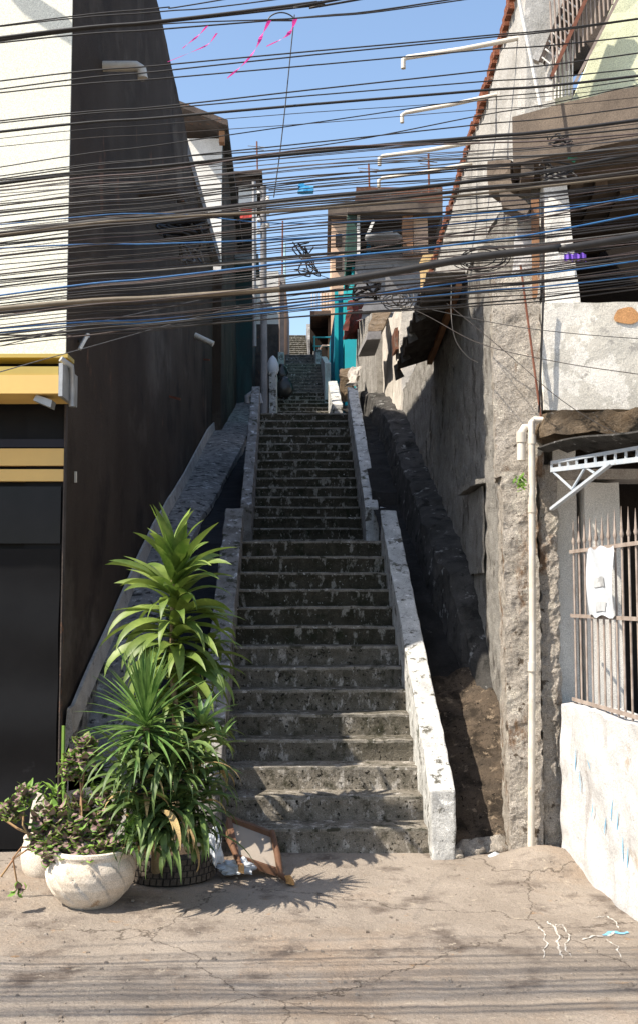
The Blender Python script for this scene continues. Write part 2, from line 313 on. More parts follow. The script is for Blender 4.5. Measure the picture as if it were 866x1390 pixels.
# plinth along the black wall
PT = [(7.9, .97), (12.45, 2.61), (16.4, 3.72), (20.8, 5.06), (24, 5.85), (33, 8.3)]
tp = thing('wall_plinth', A(-1.4, 7.85, 0), 'pale weathered plinth with a sloping cap climbing along the foot of the black wall', 'plinth')
up, cp, fc = [], [], []
for i in range(181):
    y = 7.78+25*i/180; z = pw(y, PT); wv = .03*noise.noise(Vector((y*1.1, 7, 0)))
    up.append([A(XL+.004, y, z-.35), A(-1.585+wv*.3, y, z+.02), A(-1.56+wv*.3, y, z+.02), A(-1.54+wv*.3, y, z-.16)])
    zc = z-.02+wv if y > 9 else z-.14-.3*(9-y)/1.2+.02
    e_ = .30*max(0, min(1, (y-13)/8))
    cp.append([A(-1.56, y, z-.19), A(-1.56, y, zc-.14), A(-1.34+e_*.5, y, zc-.12+wv), A(-1.14+e_+wv*2, y, zc-.18), A(-1.13+e_+wv*2, y, zc-.25)])
    pl = .012*(noise.cell(Vector((y*5, 2, 0)))-.5)
    fc.append([A(-1.15+e_+wv*2+pl, y, zc-.24), A(-1.14+e_+pl, y, pw(y, FL)-.1)])
m = MB(); m.grid(up); m.quad(*up[0]); m.build('upstand', m_plinth, tp)
m = MB(); m.grid(cp); m.quad(*cp[0]); m.build('cap', m_cap, tp)
m = MB(); m.grid(fc); m.quad(A(-1.15, 7.78, 0), A(-1.6, 7.78, 0), A(-1.56, 7.78, .6), A(-1.14, 7.78, .42)); m.build('boarded_face', m_plinth, tp)

# ------------------------------------------------------------------ stairs
def flight(y0, z0, n, r, t, xa, xb, mt, label, last=.0, cls=None):
    root = thing('stair_flight', A((xa+xb)/2, y0, z0), label, 'stairs', 'flights of the climbing alley stairs')
    for i in range(n):
        y = y0+i*t; z = z0+i*r; dep = t + .05 + (last if i == n-1 else 0)
        nx = 36 if y < 13 else 14
        prof = [(0, -.35), (0, 0), (.002, r*.5), (-.004, r-.026), (-.004, r-.007), (.012, r), (.06, r+.001), (dep, r), (dep, -.35)]
        rows = []
        for j in range(nx+1):
            x = xa+(xb-xa)*j/nx; row = []
            for a, b in prof:
                p = A(x, y+a, z+b); q = p*7+Vector((i*3.3, 0, 0)); k = 1 if b > 0 else 0
                wv = noise.noise_vector(q)*.005*k + noise.noise_vector(q*3.3)*.004*k + Vector((0, 0, noise.noise(Vector((x*.9, i*2.7, 0)))*.008*k))
                row.append(p+wv)
            rows.append(row)
        s = MB(); s.grid(rows); w_ = len(prof)-1
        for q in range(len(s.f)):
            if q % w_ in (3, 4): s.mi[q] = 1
        s.quad(*reversed(rows[0])); s.quad(*rows[-1])
        mm = mt(i) if callable(mt) else mt
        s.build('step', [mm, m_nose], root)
    return root
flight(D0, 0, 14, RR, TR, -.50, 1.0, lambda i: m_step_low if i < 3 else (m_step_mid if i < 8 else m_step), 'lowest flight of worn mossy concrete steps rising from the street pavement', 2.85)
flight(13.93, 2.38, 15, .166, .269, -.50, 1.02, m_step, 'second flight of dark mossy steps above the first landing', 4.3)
flight(21.9, 4.87, 22, .1423, .29, -.22, .98, lambda i: m_step if i < 13 else m_step_white, 'third flight of steps with pale edges, narrower and further up', 1.9)  # upper steps pale grey, with their sunlight put into the colour
flight(30.0, 8.0, 8, .145, .28, -.08, .85, m_step_white, 'fourth flight, a few greenish pale steps below the dark topmost flight', 5.6)
flight(38, 9.16, 26, .146, .27, -.09, .78, m_step, 'topmost narrow flight of dark steps meeting the sky', 2.0)

def parapet(xa, xb, y0, y1, b0, b1, t0, t1, m_, label, ny=24, amp=.012):
    c = [A(xa, y0, b0), A(xb, y0, b0), A(xb, y1, b1), A(xa, y1, b1), A(xa, y0, t0), A(xb, y0, t0), A(xb, y1, t1), A(xa, y1, t1)]
    o = MB().hexa(c, (3, ny, 6), amp, 6, xa).build('stair_parapet', m_, label=label, cat='parapet wall', group='low walls edging the stairs'); weld(o)
    bv = o.modifiers.new('edge', 'BEVEL'); bv.width = .012; bv.segments = 2; bv.limit_method = 'ANGLE'; bv.angle_limit = R(50); return o
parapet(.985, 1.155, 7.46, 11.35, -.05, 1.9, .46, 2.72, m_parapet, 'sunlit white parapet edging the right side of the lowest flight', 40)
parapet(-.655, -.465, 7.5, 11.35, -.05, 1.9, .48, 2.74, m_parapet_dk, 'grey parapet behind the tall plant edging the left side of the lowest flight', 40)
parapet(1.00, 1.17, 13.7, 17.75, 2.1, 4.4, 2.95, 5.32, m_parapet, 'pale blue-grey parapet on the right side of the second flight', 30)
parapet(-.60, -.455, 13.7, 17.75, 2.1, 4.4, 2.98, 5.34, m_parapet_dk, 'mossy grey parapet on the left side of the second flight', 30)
parapet(-.38, -.23, 21.6, 24.6, 4.8, 5.6, 6.42, 6.9, m_parapet, 'short whitewashed parapet at the left foot of the third flight, beside the grey pole')
parapet(.92, 1.13, 21.7, 24.2, 4.8, 5.6, 5.75, 6.75, m_parapet, 'sloping whitewashed parapet at the right foot of the third flight')
parapet(.87, 1.01, 24.8, 27.6, 6.0, 7.0, 7.30, 8.1, m_whitewash, 'bright white parapet end half way up the right side of the third flight')
parapet(-.26, -.10, 28.6, 31.5, 7.4, 8.2, 8.45, 9.0, m_parapet, 'white parapet on the left at the foot of the fourth flight')
parapet(.80, .95, 30, 33, 7.6, 8.2, 8.85, 9.5, m_parapet, 'pale parapet on the right at the foot of the fourth flight')
parapet(.80, 1.0, 41.6, 45, 10.8, 12, 12.0, 13.5, m_parapet_dk, 'dark parapet on the right side of the topmost flight')

# ------------------------------------------------------------------ left corner building
b1 = thing('shop_building', A(XL-2, D0, 0), 'shop building with a cream upper front and a black painted side wall along the stairs', 'building')
zs_ = U(40, 490, D0).z
cx = A(XL, D0, 0).x
m = MB(); m.panel((-9, D0, zs_), (cx-.005, D0, zs_), (cx-.005, D0, 9.13), (-9, D0, 9.13), .02, (1, 1)); m.build('front_wall', m_facade, b1)
a, b = A(XL, D0+.023, 0), A(XL, 22.6, 0)
m = MB(); m.panel((a.x, a.y, -.2), (b.x, b.y, -.2), (b.x, b.y, 9.13), (a.x, a.y, 9.13), .25, (60, 30), .012, 2); m.build('side_wall', m_black_wall, b1, True)
m = MB(); m.box(-9, cx-.27, D0+.21, 22.5, 8.9, 9.12); m.build('roof', m_greywall, b1)
m = MB(); m.box(-9, -8.8, D0+.21, 22.4, -.2, 8.89); m.box(-8.79, b.x-.3, 22.2, 22.4, -.2, 8.88); m.build('rear_walls', m_greywall, b1)
fx = U(86, 800, D0).x
def fz(py): return U(40, py, D0).z
m = MB(); m.box(-9, cx-.27, D0+.03, D0+.2, -.1, zs_-.01); m.box(cx-.275, cx-.006, D0, D0+.022, -.1, zs_-.002); m.build('shop_wall', m_shutter, b1)
s1 = MB(); 
rows = []
for i in range(31):                                       # slightly bowed sheet of the lower shutter
    z = lerp(i/30, .03, fz(745)); rows.append([(lerp(j/20, -5, fx-.02), D0-.02+.012*noise.noise(Vector((j*.5, z*3, 0)))-.01*math.sin(z*9), z) for j in range(21)])
s1.grid(rows); s1.build('lower_shutter', m_shutter, b1, True)
m = MB(); m.box(-5, fx-.02, D0-.03, D0+.01, fz(738), fz(661)); m.build('shop_window', m_glass, b1)
m = MB(); m.box(-5, fx, D0-.045, D0+.02, fz(654), fz(638)); m.build('lower_stripe', m_yellow, b1)
m = MB(); m.box(-5, fx, D0-.045, D0+.02, fz(633), fz(610)); m.build('upper_stripe', m_yellow, b1)
m = MB(); m.box(-5, fx, D0-.035, D0+.015, fz(608), fz(597)); m.build('lintel_band', mat('navy_band', (.02, .021, .03), None, 3, .6, 0, spec=.2), b1)
m = MB(); m.box(fx, fx+.008, D0-.05, D0+.02, 0, fz(545)); m.build('corner_trim', m_roof, b1)
dvec = Vector((math.cos(SUN_EL)*math.cos(SUN_AZ), math.cos(SUN_EL)*math.sin(SUN_AZ), -math.sin(SUN_EL)))
MB().bar(U(18, -8, D0)-dvec*2.3, U(106, 50, D0)-dvec*1.2, .09, .07).build('shadow_casting_bar', m_metal, b1)  # added bar out of view, throws the diagonal shadow onto the cream front
# sign box projecting above the shutter
sgn = thing('fascia_box', U(40, 535, 7.4), 'yellow sign fascia box projecting above the black shop front', 'sign box')
x1 = U(80, 515, 7.2).x
m = MB(); m.box(-5, x1, 7.2, D0-.06, U(40, 534, 7.2).z, U(40, 509, 7.2).z); m.build('yellow_face', m_yellow, sgn)
m = MB(); m.box(-5, x1-.005, 7.21, D0-.06, U(40, 508.6, 7.2).z, U(40, 497, 7.2).z); m.build('upper_band', m_yellow_dk, sgn)
m = MB(); m.box(x1+.003, x1+.03, 7.19, D0-.02, U(40, 534, 7.2).z-.02, U(40, 497, 7.2).z+.02); m.build('end_cap', m_metal, sgn)
m = MB(); m.box(-5, x1, 7.45, D0-.003, fz(494), fz(489)); m.build('top_flashing', m_yellow_dk, sgn)
gp = MB(); gp.tube([U(83, 487, 7.3), U(97, 497, 7.35), U(98, 510, 7.4), U(98, 552, 7.4)], .022, 8); gp.build('gutter_pipe', m_metal, label='thin bent metal gutter pipe at the end of the yellow sign box', cat='pipe', smooth=True)
fl = thing('floodlight', U(66, 545, 7.3), 'small floodlight hanging under the yellow sign box', 'floodlight')
m = MB(); p = U(62, 545, 7.3); m.hexa([p+Vector(q) for q in ((-.07, -.05, 0), (.05, -.05, -.05), (.05, .06, -.05), (-.07, .06, 0), (-.05, -.05, .04), (.06, -.05, 0), (.06, .06, 0), (-.05, .06, .04))]); m.build('housing', m_metal, fl)
m = MB(); m.tube([p+Vector((-.05, 0, .02)), p+Vector((-.03, 0, .1))], .008, 6); m.build('bracket', m_cable, fl)

# fittings on the black wall
def wall_pipe(p0, p1, elbow, r, mt, label):
    d = MB(); q0 = W(*p0, XL); q1 = U(*p1, q0.y-.02)
    pts = [q0, lerp(.8, q0, q1), q1]
    if elbow: pts += [q1+Vector((.05, 0, -.03)), q1+Vector((.06, 0, -.11))]
    d.tube(pts, r, 10).build('drain_pipe', mt, label=label, cat='pipe', smooth=True)
wall_pipe((140, 90), (185, 90), True, .045, m_pvc, 'tan drain spout with an elbow high on the black wall')
wall_pipe((190, 262), (240, 262), True, .05, m_roof, 'dark drain spout with an elbow half way down the black wall')
wall_pipe((265, 455), (290, 467), False, .05, m_pvc, 'short pale pipe stub sticking out of the black wall at the middle')
for (px, py, dx, dz, lb) in ((230, 538, .16, -.05, 'small bracket stub on the black wall above the plinth'), (305, 555, .2, -.1, 'rusty bracket at the far end of the plinth'), (277, 488, .12, -.02, 'tiny rusted hook below the pipe stub on the black wall')):
    q = W(px, py, XL); MB().bar(q, q+Vector((dx, -.05, dz)), .03).build('wall_bracket', m_rust_dk, label=lb, cat='bracket')
br = thing('cable_bracket', W(118, 470, XL), 'small metal cable bracket with a white clamp on the black wall near the shop corner', 'bracket')
q = W(108, 465, XL); m = MB(); m.bar(q, q+Vector((.10, -.15, .02)), .03); m.build('arm', m_metal, br)
m = MB(); m.bar(q+Vector((.10, -.15, .03)), q+Vector((.05, -.2, -.10)), .022); m.build('clamp', m_whitepost, br)
MB().tube([W(103, 640, XL+.01), W(103, 655, XL+.01)], .012, 6).build('broken_conduit', m_pvc, label='short broken piece of white conduit low on the black wall', cat='conduit')
# cable insulator rack further along
rk = thing('insulator_rack', W(220, 300, XL), 'dark rack of cable insulators bolted high on the black wall', 'insulator rack')
for i in range(4):
    q = W(212+i*16, 302+i*14, XL); d = MB(); d.bar(q, q+Vector((.35, -.05, .03)), .05)
    d.build('arm', m_cable, rk)
    d = MB(); d.lathe(q+Vector((.33, -.05, .04)), [(.03, -.06), (.06, -.05), (.035, 0), (.06, .05), (.02, .07)], 10); d.build('insulator', m_cable, rk, True)

# ------------------------------------------------------------------ houses further up on the left
def house(name, x0, x1, y0, y1, z0, z1, mw, label, parts=()):
    r = thing(name, A((x0+x1)/2, y0, z0), label, 'building')
    m = MB(); m.abox(x0, x1, y0, y1, z0, z1, (4, 6, 6), .02, 1); m.build('walls', mw, r)
    return r
h2t = U(280, 188, 22.9).z
h = thing('white_house', A(-2.6, 22.9, 3), 'tall white house with a brown eave rising behind the end of the black wall', 'building')
zl = U(290, 372, 22.9).z
m = MB(); m.abox(-6, -1.46, 22.9, 23.1, zl, h2t); m.build('front_wall', m_whitepost, h)
m = MB(); m.abox(-6, -1.42, 22.62, 33, 3, zl-.003, (1, 8, 8), .02, 1); m.build('lower_wall', m_black_wall, h)
m = MB(); m.abox(-6, -1.44, 23.11, 33, zl, h2t-.05, (1, 8, 8), .04, 1); m.build('side_wall', m_black_wall, h)
m = MB(); p = [A(-2.6, 22.3, h2t+.55), A(-1.30, 22.3, h2t+.02), A(-1.30, 33, h2t+.02), A(-2.6, 33, h2t+.55)]; m.hexa(p+[q+Vector((0, 0, .13)) for q in p]); m.build('roof', m_roof, h)
m = MB(); m.abox(-1.5, -1.38, 22.5, 22.7, h2t-.25, h2t-.003); m.build('rafter_end', m_wood, h)
h = thing('balcony_house', A(-1.1, 28.5, 4), 'dark house with a roofed balcony and laundry, left of the tall pole', 'building')
m = MB(); m.abox(-3.2, -.98, 29.5, 36, 3, U(330, 345, 29).z, (2, 4, 6), .04, 1); m.build('lower_wall', mat('streaked_teal_wall', (.03, .055, .055), (.045, .05, .05), 2, .8, .2, 30, streaks=((.06, .12, .12), 2)), h)
zt = U(330, 240, 28.5).z; zb = U(330, 345, 28.5).z
m = MB(); m.abox(-2.2, -.78, 28.4, 31, zt-.25, zt-.05); m.abox(-1.9, -.70, 28.2, 30.9, zt-.04, zt+.04); m.build('balcony_roof', m_roof, h)
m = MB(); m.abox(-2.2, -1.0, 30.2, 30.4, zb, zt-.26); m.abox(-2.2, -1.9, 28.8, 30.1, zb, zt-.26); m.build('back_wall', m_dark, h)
m = MB(); m.abox(-2.2, -.8, 28.45, 30.19, zb-.15, zb-.003); m.build('balcony_floor', m_greywall, h)
for xx in (-.95,): MB().abox(xx, xx+.1, 28.5, 28.62, zb, zt-.26).build('post', m_whitepost, h)
m = MB(); m.abox(-1.35, -.98, 28.52, 28.58, zb+1.2, zb+1.9); m.build('parapet', m_whitepost, h)
MB().panel(A(-1.30, 28.48, zb+1.0), A(-.99, 28.48, zb+1.0), A(-.99, 28.48, zb+1.35), A(-1.28, 28.48, zb+1.4), .02, (6, 3), .02, 6).build('hanging_towel', m_red, label='red towel hung over the balcony rail of the dark house', cat='towel')
# tall pole with fittings
pl = thing('utility_pole', A(-.45, 21.3, 4.8), 'tall slim grey pole on the left of the stairs carrying cables', 'pole')
q0 = U(359, 562, 21.3); q1 = U(358, 252, 21.3)
MB().tube([q0-Vector((0, 0, .3)), q1], [.075, .06], 10).build('shaft', m_greywall, pl, True)
for i in range(7):
    q = U(358, 262+i*9, 21.3); MB().lathe(q+Vector((.09*(1 if i % 2 else -1), -.05, 0)), [(.02, -.05), (.045, -.03), (.03, 0), (.045, .03), (.02, .05)], 8).build('insulator', m_whitepost, pl)
MB().tube([U(346, 470, 22), U(345, 245, 22)], .04, 8).build('vent_pipe', m_pvc_grey, label='thin grey vertical pipe just left of the tall pole', cat='pipe')
MB().tube([U(336, 548, 18.2), U(336, 538, 18.2), U(342, 534, 18.2), U(352, 536, 18.2), U(354, 548, 18.2)], .045, 8).build('drain_elbow', m_pvc_grey, label='grey bent drain pipe behind the left parapet of the second flight', cat='pipe', smooth=True)
MB().tube([U(387, 500, 36), U(387, 330, 36)], .035, 6).build('railing_post', mat('pale_cyan_paint', (.3, .5, .55), None, 3, .6, 0), label='slim pale blue post at the left of the topmost stairs', cat='post')
MB().tube([U(383, 455, 38), U(384, 300, 38)], .03, 6).build('antenna_mast', m_rust_dk, label='thin rusty mast behind the pale blue post', cat='mast')
h = thing('rendered_house', U(370, 500, 33), 'narrow white rendered house end seen between the pole and the sky', 'building')
a, b = U(361, 500, 33), U(378, 500, 33)
m = MB(); m.box(a.x-1, b.x, 33, 37, 4, U(370, 368, 33).z, (2, 2, 6), .05, 1); m.build('upper_wall', m_whitepost, h)
m = MB(); m.box(a.x-1, U(379, 500, 32.5).x, 32.2, 32.98, 4, U(370, 440, 32.2).z); m.build('lower_wall', m_roof, h)
MB().box(U(379, 500, 34).x, U(386, 500, 34).x, 34, 40, 5, U(380, 372, 34).z).build('garden_wall', m_greywall, label='grey wall end beside the slim blue post on the left', cat='wall')
# white bag and black rubbish bags on the left of the third flight
MB().lathe(A(-.305, 21.85, 6.42), [(.10, 0), (.13, .08), (.12, .2), (.07, .32), (.015, .38)], 12).build('cement_bag', m_bag, label='white domed sack standing on the short parapet by the pole', cat='bag', smooth=True)
for i, (px, py, rx, rz_, lb) in enumerate(((383, 507, .13, .2, 'round black rubbish bag, upper one of the two on the steps'), (386, 527, .22, .24, 'wide black rubbish bag slumped on the steps below the round one'))):
    c = U(px, py, 24.4-.3*i); m = MB(); rows = []
    for a_ in range(9):
        th = math.pi*a_/8; rows.append([c + Vector((math.sin(th)*math.cos(ph)*rx, math.sin(th)*math.sin(ph)*rx*.8, math.cos(th)*rz_)) + noise.noise_vector(Vector((th*2, math.cos(ph)*2, math.sin(ph)*2+i*5)))*.07 for ph in [2*math.pi*k/12 for k in range(12)]])
    m.grid(rows, True); m.build('rubbish_bag', m_bagblk, label=lb, cat='bag', smooth=True, group='black bags on the stairs')

# ------------------------------------------------------------------ right building
rb = thing('stucco_house', A(XR, 8, 0), 'old right hand house with rough grey stucco side wall, open veranda and patched balcony', 'building')
ZT = 5.95
def sidewall(y0, y1, z0, z1, n, amp, nm, mt, x=XR, f=6, th=.25):
    a, b = A(x, y0, 0), A(x, y1, 0)
    m = MB(); m.panel((b.x, b.y, z0), (a.x, a.y, z0), (a.x, a.y, z1), (b.x, b.y, z1), th, n, amp, f); return m.build(nm, mt, rb, True)
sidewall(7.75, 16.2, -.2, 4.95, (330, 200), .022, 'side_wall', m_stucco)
# upper part of the side wall: grey plaster, steps up towards the street
m = MB(); a, b = A(XR, 7.9, 0), A(XR, 14.6, 0); c0 = A(XR, 7.62, 0)
m.panel((b.x, b.y, 4.96), (c0.x, c0.y, 4.96), (c0.x, c0.y, 6.48), (b.x, b.y, 5.5), .22, (60, 20), .03, 2.5); m.build('gable_wall', m_gable, rb, True)
m = MB()
for i in range(62):                                     # rough brick edge along the gable
    t = i/62; y = lerp(t, 7.6, 14.5); z = lerp(t, 6.46, 5.5); 
    m.abox(XR-.035-random.uniform(0, .02), XR+.2, y, y+.085, z-.02+random.uniform(-.015, .015)-.05, z+.01+random.uniform(0, .025))
m.build('brick_edge', m_brick, rb)
m = MB()
a = W(655, 655, XR-.02)
m.abox(XR-.10, XR+.02, a.y-.1, a.y+.9, a.z-.02, a.z+.03, (2, 6, 1), .02, 8); m.build('ledge', m_stucco, rb)
m = MB(); m.abox(XR-.03, XR-.015, a.y, a.y+.75, a.z-.8, a.z-.04, (2, 8, 8), .015, 8); m.build('blocked_opening', m_stucco, rb)
# corner pier facing the street
PX0, PX1, PY = U(690, 900, 7.42).x, U(762, 900, 7.42).x, 7.42
m = MB(); zt = U(700, 640, 7.45).z
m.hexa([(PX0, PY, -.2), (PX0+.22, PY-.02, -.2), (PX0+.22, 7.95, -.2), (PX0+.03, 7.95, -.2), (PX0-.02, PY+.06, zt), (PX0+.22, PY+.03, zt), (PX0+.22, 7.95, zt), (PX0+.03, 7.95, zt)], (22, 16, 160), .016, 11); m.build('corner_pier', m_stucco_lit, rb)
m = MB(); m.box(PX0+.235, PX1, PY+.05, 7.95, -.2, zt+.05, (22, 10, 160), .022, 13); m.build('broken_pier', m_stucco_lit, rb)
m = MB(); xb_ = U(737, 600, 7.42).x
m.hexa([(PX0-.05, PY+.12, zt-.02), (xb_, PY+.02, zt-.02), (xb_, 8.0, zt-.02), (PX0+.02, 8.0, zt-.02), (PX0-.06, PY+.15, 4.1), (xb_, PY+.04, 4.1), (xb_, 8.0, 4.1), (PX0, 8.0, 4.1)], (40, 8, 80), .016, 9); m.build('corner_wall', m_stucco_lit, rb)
# masonry rubble at the foot of the pier
m = MB()
for (px, py, r_) in ((700, 1142, .14), (725, 1150, .10), (672, 1150, .12), (745, 1130, .15), (760, 1105, .14), (640, 1152, .10), (618, 1158, .06)):
    c = G(px, py+12, 0)+Vector((0, .12, 0)); rows = []
    for a_ in range(9):
        th = math.pi*a_/8; rows.append([(lambda d: c + d*(r_*(1+.45*noise.noise(d*2.2+c*3)+.2*noise.noise(d*6+c))))(Vector((math.sin(th)*math.cos(ph)*1.2, math.sin(th)*math.sin(ph), math.cos(th)*.95))) for ph in [2*math.pi*k/16 for k in range(16)]])
    m = MB(); m.grid(rows, True); m.build('footing_stone', m_stucco_lit, rb, True)
# balcony wall, slab
zb0, zb1 = U(800, 556, 7.42).z, U(800, 411, 7.42).z
xr_ = 5.5
m = MB(); m.box(xb_+.003, xr_, 7.42, 7.6, zb0, zb1, (60, 1, 12), .010, 4); m.build('balcony_wall', m_balcony, rb, True)
m = MB(); m.box(U(736, 580, 7.3).x, xr_, 7.2, 9.5, U(800, 592, 7.2).z, U(800, 557, 7.2).z, (70, 10, 4), .05, 6); m.build('balcony_slab', m_slab, rb, True)
m = MB(); cpt = [U(850+(17+2*math.sin(k*1.1))*math.cos(k*math.pi/9), 428+(12+1.5*math.sin(k*.9))*math.sin(k*math.pi/9), 7.4) for k in range(18)]
m.quad(*[Vector((p.x, 7.41, p.z)) for p in reversed(cpt)]); m.build('bare_clay_patch', mat('orange_clay', (.50, .27, .12), (.42, .22, .1), 9, .9, .3), rb)
# veranda interior
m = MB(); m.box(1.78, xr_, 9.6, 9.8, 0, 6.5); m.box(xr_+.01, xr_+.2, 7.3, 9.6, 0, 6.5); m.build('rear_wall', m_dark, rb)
m = MB(); m.box(1.95, xr_, 7.9, 9.59, zb0-.1, zb0+.02); m.build('veranda_floor', m_greywall, rb)
m = MB(); pz = U(750, 190, 7.45).z
m.hexa([(U(740, 410, 7.45).x, 7.45, zb1+.003), (U(787, 410, 7.45).x, 7.45, zb1+.003), (U(787, 410, 7.45).x, 7.62, zb1+.003), (U(740, 410, 7.45).x, 7.62, zb1+.003),
        (U(740, 250, 7.45).x, 7.45, pz), (U(764, 250, 7.45).x, 7.45, pz), (U(764, 250, 7.45).x, 7.62, pz), (U(740, 250, 7.45).x, 7.62, pz)], (4, 1, 10), .012, 6); m.build('veranda_pillar', m_whitepost, rb)
m = MB(); m.hexa([U(690, 405, 7.6), U(738, 405, 7.6), U(738, 405, 7.9), U(690, 405, 7.9), U(703, 303, 7.6), U(730, 303, 7.6), U(730, 303, 7.9), U(703, 303, 7.9)], (4, 1, 8), .02, 5); m.build('white_wall_stub', m_whitewash, rb)
m = MB(); m.hexa([U(722, 405, 7.46), U(732, 405, 7.46), U(732, 405, 7.56), U(722, 405, 7.56), U(720, 270, 7.46), U(731, 270, 7.46), U(731, 270, 7.56), U(720, 270, 7.56)]); m.build('timber_post', m_wood, rb)
# big brown upper slab
m = MB(); a, b = U(695, 157, 7.42), U(866, 118, 7.0); d = (b-a); e = a+d*4; dn = Vector((0, 0, -.36))
bk = Vector((.5, 2.3, 0))
zu = a.z
for q in (a, e): pass
e.z = U(866, 118, 7.0).z + (U(866, 118, 7.0).z-a.z)*3
m.hexa([a+dn, e+dn*1.1, e+bk+dn, a+bk+dn, a, e, e+bk, a+bk], (30, 8, 3), .02, 3); m.build('upper_slab', m_brown_slab, rb)
m = MB()
for i in range(5):
    q = U(712+i*33, 236+i*2, 7.5+.1*i); m.bar(q+Vector((0, -.1, -.02*i)), q+Vector((.25, 1.9, .05)), .09, .12)
m.build('floor_joists', m_brown_slab, rb)
m = MB(); m.hexa([U(708, 222, 7.5), U(722, 218, 7.5), U(722, 218, 7.7), U(708, 222, 7.7), U(718, 182, 7.38), U(732, 182, 7.38), U(732, 182, 7.5), U(718, 182, 7.5)]); m.build('corbel', m_wood, rb)
m = MB(); m.panel(U(678, 262, 7.6), U(722, 285, 7.55), U(715, 300, 7.55), U(684, 290, 7.6), .15, (4, 3), .02, 6); m.panel(U(676, 230, 7.9), U(706, 226, 7.8), U(710, 262, 7.8), U(678, 275, 7.9), .2, (4, 4), .03, 5); m.build('broken_masonry', m_brown_slab, rb)
m = MB()
m.panel(U(700, 330, 8.3), U(740, 330, 8.3), U(760, 205, 8.3), U(700, 205, 8.3), .1); m.build('inner_wall', m_brown_slab, rb)
# recess behind the fence: pillars, lintel, dark openings
m = MB(); m.box(PX1+.002, U(784, 800, 7.62).x, 7.62, 7.9, .9, zb0-.2, (3, 1, 10), .01, 6); m.box(U(795, 800, 7.55).x, U(843, 800, 7.55).x, 7.55, 7.95, .9, U(800, 655, 7.55).z, (3, 1, 10), .006, 6); m.build('ground_floor_pillars', m_whitepost, rb)
m = MB(); m.box(PX1+.004, xr_, 7.57, 7.9, U(800, 650, 7.55).z, U(800, 636, 7.55).z); m.build('lintel', m_plinth, rb)
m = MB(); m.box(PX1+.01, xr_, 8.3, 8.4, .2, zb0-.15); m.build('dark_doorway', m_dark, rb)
m = MB(); m.box(2.05, xr_, 6.0, 8.29, .75, .9); m.build('porch_floor', m_greywall, rb)

# pipes on the corner
pp = thing('rainwater_pipe', U(722, 1155, 7.36), 'tall weathered cream rainwater pipe down the corner pier with a horizontal branch', 'pipe')
m = MB(); m.tube([U(755, 571, 7.33), U(724, 570, 7.33), U(721, 573, 7.33), U(721, 600, 7.33), U(722, 860, 7.33), U(720, 1158, 7.36)], .024, 12); m.build('pipe', m_pvc, pp, True)
for py in (597, 690, 905): 
    q = U(721.5, py, 7.33); MB().tube([q-Vector((0, 0, .03)), q+Vector((0, 0, .03))], .029, 12).build('collar', m_pvc, pp, True)
pp = thing('waste_pipe', U(707, 640, 7.4), 'short thick white pipe stub with a bend, left of the tall rainwater pipe', 'pipe')
m = MB(); m.tube([U(720, 582, 7.38), U(711, 581, 7.36), U(707, 588, 7.35), U(707, 625, 7.35)], .030, 12); m.build('pipe', m_pvc, pp, True)
q = U(707, 594, 7.35); MB().tube([q-Vector((0, 0, .035)), q+Vector((0, 0, .035))], .036, 12).build('collar', m_pvc, pp, True)
for (a, b, lb) in (((706, 360), (739, 585), 'thin rusty rod leaning on the corner wall above the pipes'), ((737, 400), (731, 560), 'dark cable running straight down beside the leaning rusty rod')):
    MB().tube([U(a[0], a[1], 7.36), U(b[0]-3 if lb.startswith('thin') else b[0], b[1], 7.36)], .008, 6).build('hanging_rod' if 'rod' in lb[:20] else 'hanging_cable', m_rust_dk if 'rod' in lb[:20] else m_cable, label=lb, cat='rod' if 'rod' in lb[:20] else 'cable')
# little fern on the pipe
m = MB()
for i in range(26):
    q = U(random.uniform(700, 712), random.uniform(640, 665), 7.33); d = Vector((random.uniform(-.05, .05), -.03, random.uniform(-.07, .03)))
    m.quad(q, q+d*.5+Vector((.012, 0, 0)), q+d, q+d*.5-Vector((.012, 0, 0)))
m.build('wall_fern', m_lime, label='tuft of yellow-green fern growing from the pier beside the pipe', cat='plant')

# drain spouts over the alley
for i, (a, b, r_, lb) in enumerate((((552, 78), (704, 50), .019, 'highest long drain spout sticking out from the brick edged gable'), ((550, 153), (676, 126), .017, 'second drain spout from the top, with a down-turned tip'), ((519, 212), (652, 190), .017, 'third drain spout from the top over the alley'), ((518, 242), (642, 220), .015, 'lowest pale drain spout over the alley'))):
    q1 = W(b[0], b[1], XR); q0 = U(a[0], a[1], q1.y+.25)
    m = MB(); m.tube([q1+Vector((.1, 0, .01)), lerp(.5, q1, q0)+Vector((0, 0, -.015)), q0, q0+Vector((-.03, 0, -.02)), q0+Vector((-.03, 0, -.09))], r_*(1 if i < 2 else 1.1), 10)
    m.build('drain_spout', m_pvc, label=lb, cat='pipe', group='drain spouts over the alley', smooth=True)

